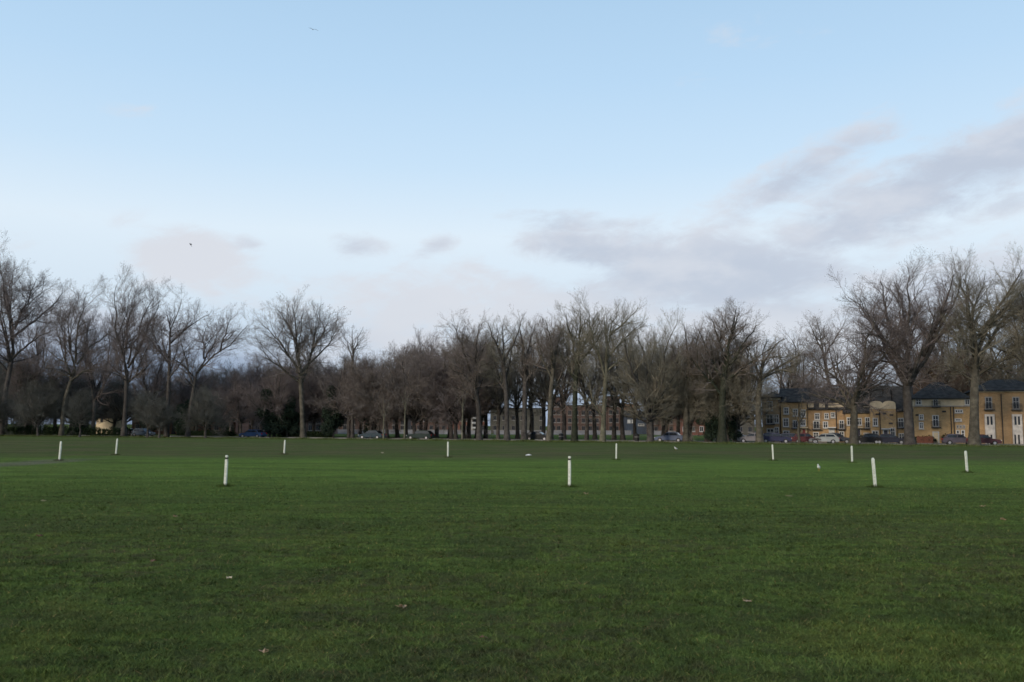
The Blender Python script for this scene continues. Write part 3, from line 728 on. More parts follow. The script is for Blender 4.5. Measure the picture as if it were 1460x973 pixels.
# ------------------------------------------------------------ houses
class Facade:
    """a building whose front lies on Y = c - sl*X; local x along the front, local y inwards"""
    def __init__(s, name, px0, px1, c, sl, label, cat='house', group=None):
        s.c, s.sl = c, sl; s.a = foot(px0, c, sl); s.b = foot(px1, c, sl)
        s.W = (s.b - s.a).length; s.rz = math.atan(-sl)
        s.ux = Vector((math.cos(s.rz), math.sin(s.rz), 0))
        s.root = empty(name, s.a, s.rz, label, cat, group)
    def uz(s, px, py):
        p = hit(px, py, s.c, s.sl); return (p - s.a).dot(s.ux), p.z
    def wall(s, z1, mat, dep=9, x0=0, x1=None, z0=-.2, y0=0, label=None):
        return MB().box(x0, s.W if x1 is None else x1, y0, dep, z0, z1).build('wall', M[mat], s.root, label=label)
    def gable(s, z0, ht, mat='slate', dep=9, ov=.35, hip=0, x0=0, x1=None):
        x0 -= ov; x1 = (s.W if x1 is None else x1) + ov
        m = (dep) / 2
        pts = [(x0, -ov, z0), (x1, -ov, z0), (x1, dep + ov, z0), (x0, dep + ov, z0), (x0 + hip, m, z0 + ht), (x1 - hip, m, z0 + ht),
               (x0, -ov, z0 - .15), (x1, -ov, z0 - .15), (x1, dep + ov, z0 - .15), (x0, dep + ov, z0 - .15)]
        return MB().poly(pts, [(0, 1, 5, 4), (2, 3, 4, 5), (1, 2, 5), (3, 0, 4), (6, 7, 1, 0), (7, 8, 2, 1), (8, 9, 3, 2), (9, 6, 0, 3), (6, 9, 8, 7)]).build('roof', M[mat], s.root)
    def chimney(s, roof, x, z0, z1, mat, dep=9):
        mb = MB(); mb.box(x - .45, x + .45, dep / 2 - .3, dep / 2 + .3, z0, z1); mb.box(x - .5, x + .5, dep / 2 - .35, dep / 2 + .35, z1 + .002, z1 + .12)
        for k in (-.25, 0, .25): mb.tube([(x + k, dep / 2, z1 + .12), (x + k, dep / 2, z1 + .5)], [.1, .09], 8)
        mb.build('chimney', M[mat], roof)
    def rect(s, r):
        (x0, y0, x1, y1) = r
        u0, z1 = s.uz(x0, y0); u1, z0 = s.uz(x1, y1); return u0, u1, z0, z1
    def window(s, r, frame='white', mull=1, trans=1, balcony=False, sill=True, y=0):
        u0, u1, z0, z1 = s.rect(r); t = .09
        s.window_m(u0, u1, z0, z1, frame, mull, trans, balcony, sill, y)
    def window_m(s, u0, u1, z0, z1, frame='white', mull=1, trans=1, balcony=False, sill=True, y=0, t=.09, glass='glass', head=False):
        w = MB().box(u0, u1, y - .03, y + .02, z0, z1).build('window', M[glass], s.root)
        f = MB(); o = -.075 + y; i = -.0325 + y
        f.box(u0 - t, u0 + .03, o, i, z0 - t, z1 + t); f.box(u1 - .03, u1 + t, o, i, z0 - t, z1 + t)
        f.box(u0 + .032, u1 - .032, o, i, z1 - .03, z1 + t); f.box(u0 + .032, u1 - .032, o, i, z0 - t, z0 + .03)
        for k in range(mull):
            x = u0 + (u1 - u0) * (k + 1) / (mull + 1); f.box(x - .035, x + .035, o + .012, i, z0 + .032, z1 - .032)
        for k in range(trans):
            z = z0 + (z1 - z0) * (.62 if trans == 1 else (k + 1) / (trans + 1)); f.box(u0 + .032, u1 - .032, o + .02, i, z - .03, z + .03)
        f.build('frame', M[frame], w)
        if sill: MB().box(u0 - .18, u1 + .18, y - .16, y - .004, z0 - t - .1, z0 - t - .004).build('sill', M['offwhite'], w)
        if balcony:
            b = MB(); bx0, bx1 = u0 - .3, u1 + .3; zz = z0 - .12
            b.box(bx0, bx1, y - .55, y - .17, zz - .12, zz)
            for k in range(13):
                x = bx0 + (bx1 - bx0) * k / 12; b.box(x - .015, x + .015, y - .55, y - .52, zz + .002, zz + .75)
            b.box(bx0, bx1, y - .56, y - .51, zz + .752, zz + .8)
            b.build('balcony', M['iron'], s.root)
    def door(s, r, mat='door_dark', surround='white', porch=True):
        u0, u1, z0, z1 = s.rect(r); z0 = 0
        d = MB().box(u0, u1, -.04, .02, z0, z1).build('door', M[mat], s.root)
        f = MB(); f.box(u0 - .14, u0, -.1, -.002, z0, z1 + .15); f.box(u1, u1 + .14, -.1, -.002, z0, z1 + .15); f.box(u0 + .001, u1 - .001, -.1, -.002, z1, z1 + .15)
        f.build('frame', M[surround], d)
        MB().box(u1 - .14, u1 - .08, -.09, -.042, 1.0, 1.08).build('handle', M['alloy'], d)
        if porch: MB().box(u0 - .35, u1 + .35, -.9, -.102, z1 + .152, z1 + .3).build('porch_roof', M[surround], s.root)
    def pipe(s, px, ytop):
        u, z = s.uz(px, ytop); MB().tube([(u, -.09, 0), (u, -.09, z)], [.06, .06], 8).build('drainpipe', M['iron'], s.root)
TC = 146
ridge = lambda px, z: hit(px, 554 - (px - 1130) * .02, 146 + 4.8).z - z
TG_ = 'houses of the yellow brick terrace'
# A: left end house
f = Facade('terraced_house', 1087, 1113.5, TC, SL, 'plain yellow house at the left end of the terrace with a cream parapet', 'house', TG_)
z = f.uz(1100, 566)[1]; f.wall(z, 'brick_orange'); f.gable(z, .9, hip=2)
MB().box(0, f.W, -.08, -.003, z - .45, z - .2).build('cornice', M['cream'], f.root)
f.window((1093, 573, 1101, 585)); f.window((1093, 592, 1102, 604), balcony=True); f.window((1104, 592, 1110, 603)); f.window((1094, 612, 1103, 624), frame='white'); f.window((1105, 610, 1110, 620))
f.pipe(1112, 570)
# B
f = Facade('terraced_house', 1114, 1151, TC - .4, SL, 'yellow terrace house with a red door behind the small Y-shaped tree', 'house', TG_)
z = f.uz(1130, 573)[1]; f.wall(z, 'brick_yellow'); f.gable(z, ridge(1132, z))
f.window((1118, 582, 1124, 590)); f.window((1117, 597, 1124, 608)); f.window((1131, 584, 1137, 593)); f.window((1131, 600, 1137, 610), balcony=True); f.window((1117, 615, 1125, 625))
f.door((1144, 612, 1149, 630), 'door_red', 'cream'); f.window((1142, 585, 1148, 594)); f.window((1142, 599, 1148, 607))
f.pipe(1139, 576)
# C
f = Facade('terraced_house', 1151.5, 1205, TC, SL, 'yellow terrace house with cream dormers and a white door, left of the thick trunk', 'house', TG_)
z = f.uz(1175, 583)[1]; f.wall(z, 'brick_orange'); f.gable(z, ridge(1178, z))
for x0, x1 in ((1152, 1160), (1168, 1176), (1181, 1203)):
    u0, _ = f.uz(x0, 580); u1, z1 = f.uz(x1, 574.5)
    d = MB().box(u0, u1, -.06, 2.4, z + .02, z1).build('dormer', M['cream'], f.root)
    MB().box(u0 - .1, u1 + .1, -.2, 2.5, z1 + .003, z1 + .12).build('dormer_roof', M['slate'], d)
f.window((1162, 590, 1168, 598)); f.window((1160, 601, 1168, 611), balcony=True); f.window((1185, 589, 1190, 595)); f.window((1203 - 6, 600, 1204 - 1, 611), balcony=True)
f.window((1176, 590, 1181, 597)); f.window((1174, 602, 1180, 610)); f.door((1183, 612, 1189, 630), 'white', 'white'); f.window((1160, 617, 1167, 626)); f.window((1197, 616, 1203, 626)); f.pipe(1192, 585)
# D
f = Facade('terraced_house', 1205.5, 1240.5, TC - .4, SL, 'low-eaved yellow house between the thick trunk and the scalloped gable', 'house', TG_)
z = f.uz(1225, 588)[1]; f.wall(z, 'brick_yellow'); f.gable(z, ridge(1225, z))
u0, _ = f.uz(1231, 580); u1, z1 = f.uz(1239, 579)
d = MB().box(u0, u1, .6, 3, z + .3, z1).build('dormer', M['offwhite'], f.root); MB().box(u0 - .1, u1 + .1, .4, 3.1, z1 + .003, z1 + .12).build('dormer_roof', M['slate'], d)
f.window((1234, 596, 1241 - 1, 610), balcony=True, mull=1); f.window((1208, 596, 1214, 606)); f.window((1222, 597, 1228, 606)); f.window((1232, 618, 1239, 627)); f.door((1222, 612, 1227, 630), 'door_dark', 'cream')
# E scalloped
f = Facade('terraced_house', 1241, 1278, TC - 1.2, SL, 'yellow house with a twin-humped cream gable top and white porch', 'house', TG_)
z = f.uz(1260, 583.5)[1]; z2 = f.uz(1260, 573)[1]; f.wall(z, 'brick_yellow'); W = f.W
prof = [(0, z + .003)]; h = z2 - z
for i in range(17):
    t = i / 16; prof.append((W * .25 - W * .25 * math.cos(math.pi * t), z + .1 + h * (.45 + .55 * math.sin(math.pi * t) ** .6)))
for i in range(1, 17):
    t = i / 16; prof.append((W * .75 - W * .25 * math.cos(math.pi * t), z + .1 + h * (.45 + .55 * math.sin(math.pi * t) ** .6)))
prof.append((W, z + .003))
MB().prism_y(prof, -.08, .35).build('gable_top', M['cream'], f.root)
f.gable(z, ridge(1260, z), dep=9, ov=-.4)
for x, y in ((1261, 590), (1271, 592), (1270, 604), (1251, 591)):
    u, zz = f.uz(x, y); MB().box(u - .25, u + .25, -.05, -.003, zz - .12, zz + .12).build('vent', M['iron'], f.root)
f.door((1260, 614, 1266, 630), 'door_dark', 'white'); f.window((1245, 597, 1251, 607)); f.window((1244, 615, 1252, 625)); f.window((1270, 611, 1276, 622)); f.pipe(1254, 585)
# F
f = Facade('terraced_house', 1278.5, 1303, TC - .4, SL, 'yellow terrace house half hidden by the massive dark trunk', 'house', TG_)
z = f.uz(1290, 586)[1]; f.wall(z, 'brick_yellow'); f.gable(z, ridge(1290, z))
u0, _ = f.uz(1280, 580); u1, z1 = f.uz(1287, 581)
d = MB().box(u0, u1, .5, 3, z + .3, z1).build('dormer', M['white'], f.root); MB().box(u0 - .1, u1 + .1, .4, 3.1, z1 + .003, z1 + .12).build('dormer_roof', M['slate'], d)
f.window((1281, 597, 1288, 609), balcony=True); f.window((1282, 619, 1289, 627), mull=1)
# G
f = Facade('terraced_house', 1303.5, 1384, TC - 1.6, SL, 'wide yellow house with a cream rendered top storey and hipped slate roof', 'house', TG_)
z = f.uz(1345, 579)[1]; z2 = f.uz(1345, 568)[1]; f.wall(z, 'brick_yellow'); MB().box(.003, f.W - .003, -.05, 8.9, z + .002, z2).build('upper_wall', M['cream'], f.root)
rf = f.gable(z2, f.uz(1345, 545)[1] - z2 + .2, hip=3.3, dep=9)
MB().box(0, f.W, -.16, -.053, z - .1, z + .02).build('string_course', M['offwhite'], f.root)
f.window((1306, 570, 1313, 577), y=-.05); f.window((1331, 570, 1337, 579), y=-.05, balcony=True); f.window((1376, 570, 1382, 577), y=-.05, trans=0)
f.window((1311, 592, 1316, 598)); f.window((1311, 603, 1316, 611)); f.window((1330, 593, 1338, 608), balcony=True); f.window((1362, 585, 1372, 588), mull=2, trans=0)
f.window((1362, 598, 1370, 600), mull=0, trans=0); f.door((1331, 617, 1338, 634), 'cream', 'white', porch=False)
u, zz = f.uz(1366, 607); u1, _ = f.uz(1376, 607)
f.window((1364, 614, 1367.6, 626), frame='white', mull=0); f.window((1371, 614, 1375, 626), frame='white', mull=0)
for x in (1364.5, 1369, 1373.5): f.window((x, 607, x + 1.8, 610.5), mull=0, trans=0, sill=False, frame='offwhite')
f.pipe(1355, 579); f.pipe(1359, 579)
for x, y in ((1308, 592), (1346, 587)):
    u, zz = f.uz(x, y); MB().box(u - .25, u + .25, -.05, -.003, zz - .12, zz + .12).build('vent', M['iron'], f.root)
# H
f = Facade('terraced_house', 1393, 1492, TC - 2.2, SL, 'tall brown brick house at the right edge with white two-storey bays', 'house', TG_)
z = f.uz(1430, 559.5)[1]; f.wall(z, 'brick_orange'); f.gable(z + .25, 1.7, hip=3)
MB().box(-.05, f.W + .05, -.2, 9.1, z + .002, z + .24).build('cornice', M['cream'], f.root)
for x in (1402, 1441, 1480):
    f.window((x + 3, 567, x + 12, 583), balcony=True, frame='offwhite')
    u0, z1 = f.uz(x + 1, 591); u1, _ = f.uz(x + 15, 591)
    b = MB().box(u0, u1, -.5, -.003, 0, z1).build('bay', M['baywhite'], f.root)
    for (a0, b0, a1, b1) in ((x + 4, 594, x + 7.5, 606), (x + 9, 594, x + 12.5, 606), (x + 4, 620, x + 7, 634), (x + 9.2, 620, x + 12.4, 634)):
        uu0, uu1, zz0, zz1 = f.rect((a0, b0, a1, b1)); MB().box(uu0, uu1, -.53, -.503, max(zz0, .1), zz1).build('window', M['glass'], b)
f.pipe(1427, 562)
# brick garden fence
a = foot(1305, 144.0); b = foot(1330, 144.0)
r_ = empty('garden_fence', a, TH, 'red-brown board fence before the cream-topped house', 'fence')
mb = MB(); L = (b - a).length
for i in range(int(L / .16)): mb.box(i * .16, i * .16 + .14, -1.3, -1.27, .02, 1.05 + .04 * math.sin(i * 2.1))
mb.build('boards', M['fence_red'], r_); MB().box(0, L, -1.265, -1.22, .75, .83).box(0, L, -1.265, -1.22, .25, .33).build('rails', M['fence_red'], r_)

# far buildings (about 250 m away)
def far_block(px0, px1, eaves, roofh, mat, roofmat, label, rows, cols, c=262, cat='flats', ww=.9, wh=1.2, group='brick buildings beyond the far street', hip=0, name='brick_building', wframe='drabframe', dep=10, sl=0, z0f=1.0):
    f = Facade(name, px0, px1, c, sl, label, cat, group)
    z = f.uz((px0 + px1) / 2, eaves)[1]; f.wall(z, mat, dep)
    if roofh: f.gable(z, roofh, roofmat, dep, .3, hip)
    else: MB().box(-.1, f.W + .1, -.1, dep + .1, z + .002, z + .25).build('roof', M[roofmat], f.root)
    for i in range(rows):
        for j in range(cols):
            u = f.W * (j + .5) / cols; zz = z0f + (z - .4 - z0f) * i / rows
            f.window_m(u - ww / 2, u + ww / 2, zz, min(zz + wh, z - .25), wframe, 1, 0, t=.1)
    return f
f = far_block(584, 637, 587, 1.6, 'brick_brown', 'slate', 'long low brown brick flats left of the red panelled stair tower', 2, 6)
f = far_block(637.5, 671, 586, 1.6, 'brick_red', 'slate', 'red brick flats with a bright red end beside the white balconies', 2, 4)
f = far_block(671.5, 684, 585, 0, 'offwhite', 'slate', 'narrow stair tower with stacked white balconies', 0, 1, name='stair_tower')
for i in range(4):
    z = f.uz(678, 588 + i * 7)[1]; MB().box(.3, f.W - .3, -1, -.003, z - .5, z).build('balcony', M['white'], f.root)
    f.window_m(.6, f.W - .6, z + .08, z + .62, 'iron', 1, 0, sill=False)
f = far_block(684.5, 694, 586, 1.2, 'brick_red', 'slate', 'red brick slice right of the white balconies', 2, 1)
f = far_block(699, 778, 583, 0, 'brick_drab', 'slate', 'drab grey-green flat-roofed flats showing between the close pair of trunks', 2, 6)
f = far_block(786, 807, 567, 0, 'brick_brown', 'slate', 'tall dark brick block behind the grey-brown tree', 4, 3)
f = far_block(807.5, 866, 579, 0, 'brick_brown', 'slate', 'middle lower part of the dark brick block', 3, 6)
f = far_block(866.5, 884, 566, 0, 'brick_brown', 'slate', 'tall dark brick block right of the pale-barked plane', 4, 2)
f = far_block(884.5, 904, 577, 0, 'brick_far', 'slate', 'orange-brown brick wing with a flat roof', 3, 2)
f = far_block(893, 922, 594, 1.6, 'blue_panel', 'slate', 'blue-clad low building with two bright windows', 0, 2, c=250)
for x in (895, 901):
    u0, u1, z0, z1 = f.rect((x, 599, x + 3.5, 603)); f.window_m(u0, u1, z0, z1, 'white', 0, 0, glass='white')
u0, u1, z0, z1 = f.rect((910, 605, 918, 607)); f.window_m(u0, u1, z0, z1, 'white', 1, 0)
f = far_block(930, 962, 592, 2.2, 'brick_brown', 'slate', 'dark pitched-roof house behind the fan-stemmed tree', 2, 3, c=240, cat='house', name='house')
f = far_block(970, 1018, 596, 2.2, 'brick_red', 'tile_roof', 'small red brick house left of the ivy-clad trunk', 1, 4, c=230, cat='house', name='house', wframe='white')
f = far_block(1022, 1076, 597, 2.0, 'brick_drab', 'slate', 'grey low house right of the ivy-clad trunk', 1, 4, c=225, cat='house', name='house')
f = far_block(188, 236, 589, 2.2, 'brick_far', 'tile_roof', 'orange brick house between the narrow dark tree and its neighbour', 1, 3, c=200, cat='house', name='house', wframe='cream')
f = far_block(242, 276, 592, 2.0, 'brick_far', 'tile_roof', 'brown brick house behind the V-forked trunk', 1, 2, c=200, cat='house', name='house')
f = far_block(278, 303, 589, 2.0, 'brick_red', 'slate', 'red brick house with a square white-framed window', 0, 2, c=200, cat='house', name='house')
f.window((283, 593, 289, 603), mull=0, trans=0)
f = far_block(303.5, 336, 594, 2.0, 'brick_red', 'tile_roof', 'low red brick house left of the blue car', 1, 3, c=200, cat='house', name='house')
f = far_block(340, 470, 592, 1.6, 'brick_brown', 'slate', 'long dim brown terrace showing under the low brown trees', 2, 12, c=215, cat='house', name='house')
f = far_block(474, 580, 596, 1.6, 'brick_brown', 'slate', 'long dim terrace left of the brown brick flats', 2, 9, c=240, cat='house', name='house')
# cream gable and white gable on the left
f = Facade('outbuilding', 137, 160.5, 172, SL, 'small cream-walled outbuilding with a dark window above the hedge', 'building')
z = f.uz(148, 596)[1]; f.wall(z, 'cream_bright', 4); f.gable(z, .9, 'tile_roof', 4, .2)
f.window((144, 598, 146.5, 602), mull=0, trans=0, frame='iron', sill=False)
f = Facade('outbuilding', 25, 43, 172, SL, 'small white gabled outbuilding above the hedge at far left', 'building')
z = f.uz(34, 597)[1]; f.wall(z, 'whitewall', 4)
zt = f.uz(34, 589.5)[1]; W = f.W
MB().prism_y([(0, z + .003), (W, z + .003), (W * .72, zt), (W * .28, zt)], 0, 3.9).build('gable_top', M['whitewall'], f.root)
f.window((31, 598.5, 35, 601), frame='offwhite', mull=1, trans=0, sill=False)

# ------------------------------------------------------------ cars
def car(px, c, colr, label, L=4.3, H=1.45, face=1, kind='hatch', rough=.3, name='parked_car', cat='car'):
    b = foot(px, c); root = empty(name, b, TH + (0 if face > 0 else math.pi), label, cat, 'vehicles parked along the far side')
    key = 'paint_%.2f_%.2f_%.2f' % colr
    if key not in M: M[key] = simple(key, tuple(x * .75 for x in colr), .5, .12, 1, coat=.08, spec=.25)
    w = .86; h = L / 2
    if kind == 'van':
        low = [(-h, .35), (-h, 1.0), (-h + .02, H - .25), (-h + .2, H), (h - 1.35, H), (h - 1.1, H - .08), (h - .75, 1.15), (h - .12, .95), (h, .8), (h, .35)]
        glass = [(h - 1.75, 1.2), (h - 1.75, H - .3), (h - 1.28, H - .3), (h - .92, 1.2)]; gh = None
    else:
        low = [(-h, .38), (-h + .02, .72), (-h + .08, .9), (-h + .9, .94), (h - 1.25, .92), (h - .25, .76), (h - .04, .66), (h, .45), (h - .03, .28), (-h + .04, .28)]
        tail = -h + (.35 if kind == 'hatch' else .75)
        gh = [(tail - .15, .93), (tail + .35, H - .05), (tail + .8, H), (h - 2.0, H), (h - 1.75, H - .06), (h - 1.1, .92)]
    body = MB().prism_y(low, -w, w)
    body.build('body', M[key], root, bevel=.06, smooth=False)
    if gh:
        # cabin tapering inwards
        n = len(gh); k = lambda z: w - .05 - (z - .92) * .28
        pts = [(x, -k(z), z) for x, z in gh] + [(x, k(z), z) for x, z in gh]
        fc = [tuple(range(n)), tuple(range(2 * n - 1, n - 1, -1))] + [(i, (i + 1) % n, n + (i + 1) % n, n + i)[::-1] for i in range(n)]
        MB().poly(pts, fc).build('cabin', M[key], root, bevel=.03)
        for sy in (-1, 1):
            g = []
            for a0, a1 in (((tail + .25), (tail + 1.35)), ((tail + 1.45), (h - 1.55))):
                z0, z1 = .98, H - .13
                q = [(a0 + (.0 if a0 > tail + .3 else -.1), z0), (a1 + (.28 if a1 > h - 1.6 else 0), z0), (a1 - (.12 if a1 > h - 1.6 else 0), z1), (a0 + (.15 if a0 < tail + .3 else 0), z1)]
                mb = MB().poly([(x, sy * (k(z) + .012), z) for x, z in q] + [(x, sy * (k(z) - .02), z) for x, z in q],
                               [(0, 1, 2, 3), (7, 6, 5, 4), (0, 4, 5, 1), (1, 5, 6, 2), (2, 6, 7, 3), (3, 7, 4, 0)])
                mb.build('side_window', M['glass'], root)
        for (xa, za), (xb, zb), nm in ((gh[5], gh[4], 'windscreen'), (gh[0], gh[1], 'rear_window')):
            dx, dz = xb - xa, zb - za; ll = math.hypot(dx, dz); nx, nz = (dz / ll, -dx / ll); sg = 1 if nm == 'windscreen' else -1; nx, nz = nx * sg * .02, nz * sg * .02
            if nm == 'windscreen': nx, nz = abs(nx), abs(nz)
            else: nx, nz = -abs(nx), abs(nz)
            P = [(xa + dx * .12, za + dz * .12), (xa + dx * .92, za + dz * .92)]
            pts = []
            for o_ in (0, 1):
                for (x, z) in P:
                    for sy in (-1, 1): pts.append((x + nx * (1 - o_), sy * (k(z) - .08), z + nz * (1 - o_)))
            MB().poly(pts, [(0, 1, 3, 2), (4, 6, 7, 5), (0, 4, 5, 1), (2, 3, 7, 6), (0, 2, 6, 4), (1, 5, 7, 3)]).build(nm, M['glass'], root)
    else:
        for sy in (-1, 1):
            MB().prism_y(glass, sy * w - .015, sy * w + .015).build('side_window', M['glass'], root)
        MB().poly([(h - 1.08, -.7, H - .14), (h - 1.08, .7, H - .14), (h - .76, .75, 1.2), (h - .76, -.75, 1.2), (h - 1.12, -.7, H - .16), (h - 1.12, .7, H - .16), (h - .8, .75, 1.18), (h - .8, -.75, 1.18)],
                  [(0, 1, 2, 3), (4, 7, 6, 5), (0, 4, 5, 1), (1, 5, 6, 2), (2, 6, 7, 3), (3, 7, 4, 0)]).build('windscreen', M['glass'], root)
    for sx in (-1, 1):
        for sy in (-1, 1):
            x = sx * (h - .82); y = sy * (w - .08)
            wh = empty('wheel', (x, y, .31)); wh.parent = root
            MB().tube([(0, -.11, 0), (0, -.09, 0), (0, .09, 0), (0, .11, 0)], [.27, .31, .31, .27], 20).build('tyre', M['rubber'], wh)
            MB().tube([(0, sy * .08, 0), (0, sy * .125, 0)], [.19, .17], 14).build('rim', M['alloy'], wh)
    for sy in (-1, 1):
        MB().box(h - .1, h + .015, sy * .62 - .16, sy * .62 + .16, .58, .72).build('headlight', M['lamp'], root)
        MB().box(-h - .015, -h + .1, sy * .68 - .1, sy * .68 + .1, .62, .85).build('tail_light', M['taillamp'], root)
        MB().box(h - 1.5, h - 1.38, sy * (w + .08) - .08, sy * (w + .08) + .08, .93, 1.04).build('mirror', M['iron'], root)
    MB().box(h - .02, h + .02, -.25, .25, .38, .48).build('number_plate', M['white'], root)
for a in ((361, 136, (.04, .085, .19), 'blue estate car parked on the grass edge, leftmost of the cars left of centre', 4.6, 1.42, -1, 'saloon'),
          (531, 136, (.03, .06, .08), 'dark saloon car seen through trunks right of the third far post', 4.4, 1.4, -1, 'saloon'),
          (600, 136, (.015, .035, .03), 'black-green car right of the thin pale-stemmed tree', 4.4, 1.45, -1, 'hatch'),
          (768, 136, (.012, .014, .014), 'black car parked between the close pair of trunks and the grey-brown tree', 4.0, 1.4, 1, 'hatch'),
          (955, 136.2, (.16, .20, .30), 'silver-blue car right of the fan-stemmed tree', 4.3, 1.45, -1, 'saloon'),
          (1040, 137.5, (.45, .47, .5), 'white van behind the ivy-clad tree', 4.9, 1.95, 1, 'van'),
          (1073, 136.5, (.25, .24, .26), 'grey car at the left end of the terrace', 4.1, 1.42, -1, 'hatch'),
          (1106, 136, (.03, .035, .09), 'dark navy car below the left end house', 4.3, 1.45, 1, 'hatch'),
          (1129, 138.6, (.05, .055, .09), 'dark grey-blue car left of the small Y-shaped tree', 4.1, 1.42, 1, 'hatch'),
          (1150, 136, (.10, .02, .025), 'dark red car right of the small Y-shaped tree', 3.9, 1.45, 1, 'hatch'),
          (1174, 136, (.42, .45, .45), 'pale silver car before the white door', 4.0, 1.4, -1, 'hatch'),
          (1194, 138.5, (.06, .07, .09), 'dark grey car left of the thick-trunked tree', 3.9, 1.5, 1, 'hatch'),
          (1236, 136, (.02, .02, .022), 'black car just right of the thick trunk', 3.8, 1.45, -1, 'hatch'),
          (1268, 136, (.025, .028, .05), 'dark saloon car below the scalloped gable', 4.3, 1.4, 1, 'saloon'),
          (1366, 137.5, (.10, .09, .12), 'dark purple-grey car left of the greenish trunk', 4.0, 1.45, 1, 'hatch'),
          (1401, 136.5, (.09, .035, .045), 'maroon car right of the greenish trunk', 4.0, 1.42, 1, 'hatch'),
          (205, 139, (.10, .13, .16), 'grey-blue car behind the narrow upright tree', 4.2, 1.5, 1, 'hatch'),
          (186, 141, (.12, .12, .16), 'grey car left of the grey-blue one, behind the second post', 4.0, 1.45, 1, 'hatch')):
    car(a[0], a[1], a[2], a[3], a[4], a[5], a[6], a[7])
# litter bins
for px, lb in ((800, 'black litter bin between the black car and the ivy-dark trunk'), (908, 'black litter bin below the bright windows of the blue building')):
    b = foot(px, 134.5); r_ = empty('litter_bin', b, 0, lb, 'bin', 'black litter bins')
    MB().tube([(0, 0, 0), (0, 0, .1), (0, 0, 1.0), (0, 0, 1.02)], [.3, .33, .36, .34], 16).build('body', M['iron'], r_)
    MB().tube([(0, 0, 1.021), (0, 0, 1.1), (0, 0, 1.18)], [.38, .34, .12], 16).build('lid', M['iron'], r_)
    MB().tube([(0, 0, .7), (0, 0, .76)], [.362, .364], 16).build('band', M['offwhite'], r_)

# ------------------------------------------------------------ white posts
POSTB = []
posts = [(84.5, 657, 629.5, 0, 'white post at far left with the trodden line at its foot', .035, 0),
         (165, 649, 625.5, 0, 'white post in front of the narrow upright tree, second from left', .045, 0),
         (321, 694, 648.5, 1, 'near white post on the left with a dark band under its top', .018, 1),
         (405, 648, 627.5, 0, 'white post in the back row below the round fan-shaped tree', .04, 0),
         (638.5, 652.5, 630, 0, 'white post in the back row before the red brick flats', 0, 0),
         (812, 694.5, 650, 1, 'near white post right of centre with a dark band under its top', .0, 1),
         (878.5, 656, 632.5, 0, 'white post in the back row right of the pale-barked plane', .02, 0),
         (1102.5, 657, 634, 0, 'white post at the left end of the terrace, leaning slightly', -.035, 0),
         (1215, 660, 636, 0, 'white post in line with the thick trunk beside the scalloped gable', -.008, 0),
         (1248, 695, 653, 0, 'near white post on the right, leaning left at the top', -.05, 1),
         (1379, 674, 643, 0, 'rightmost white post, below the greenish trunk', -.022, 0)]
for px, yb, yt, band, lb, lean, near in posts:
    b = G(px, yb); h = hit(px, yt, b.y, 0).z
    r_ = empty('white_post', b, random.uniform(-.3, .3), lb, 'post', 'white posts around the cricket square')
    r_.rotation_euler.y = lean; r_.rotation_euler.x = random.uniform(-.02, .02)
    s = .050
    top = h - (.14 if band else .05)
    mb = MB(); mb.box(-s, s, -s, s, -.12, top - .03)
    mb.build('shaft', M['post'], r_, bevel=.012)
    if band:
        MB().box(-s * .8, s * .8, -s * .8, s * .8, top - .032, top + .035).build('rope_groove', M['iron'], r_)
        MB().box(-s, s, -s, s, top + .036, h - .02).build('cap', M['post'], r_, bevel=.018)
    else:
        MB().poly([(-s, -s, top - .03), (s, -s, top - .03), (s, s, top - .03), (-s, s, top - .03), (-s * .5, -s * .5, h), (s * .5, -s * .5, h), (s * .5, s * .5, h), (-s * .5, s * .5, h)],
                  [(0, 1, 5, 4), (1, 2, 6, 5), (2, 3, 7, 6), (3, 0, 4, 7), (4, 5, 6, 7), (3, 2, 1, 0)]).build('cap', M['post'], r_)
    # bare soil ring
    rg = random.Random(int(px)); pts = [(math.cos(a) * rg.uniform(.12, .3), math.sin(a) * rg.uniform(.12, .3), 0) for a in [i * math.pi / 9 for i in range(18)]]
    me = bpy.data.meshes.new('bare_soil'); me.from_pydata([(x, y, .007) for x, y, z in pts], [], [tuple(range(18))])
    o = obj('bare_soil', me, M['soil']); o.location = b; tag(o, kind='structure')
    POSTB.append((b.x, b.y))
def tufts():
    rng = np.random.default_rng(8); vs = []
    for bx, by in POSTB:
        n = 420; a = rng.uniform(0, 6.28, n); q = rng.uniform(.04, .34, n) ; x = bx + np.cos(a) * q; y = by + np.sin(a) * q
        h = rng.uniform(.04, .17, n) * (1.2 - q * 2); w = rng.uniform(.004, .009, n); t = rng.uniform(0, 6.28, n)
        vs.append(np.stack([np.stack([x - np.cos(t) * w, y - np.sin(t) * w, np.zeros(n)], 1), np.stack([x + np.cos(t) * w, y + np.sin(t) * w, np.zeros(n)], 1),
                  np.stack([x + rng.normal(0, .05, n), y + rng.normal(0, .05, n), h], 1)], 1).reshape(-1, 3))
    V = np.concatenate(vs); me = np_mesh('tufts', V, None, np.arange(len(V)).reshape(-1, 3))
    at = me.attributes.new('tone', 'FLOAT_COLOR', 'POINT'); k = rng.uniform(.35, 1.0, len(V) // 3)
    at.data.foreach_set('color', np.repeat(np.stack([k, k, k, np.ones(len(k))], 1), 3, axis=0).astype(np.float32).ravel())
    tag(obj('grass_tufts', me, M['blades']), 'unmown dark grass tufts growing round the feet of the white posts', 'grass', kind='stuff')
tufts()
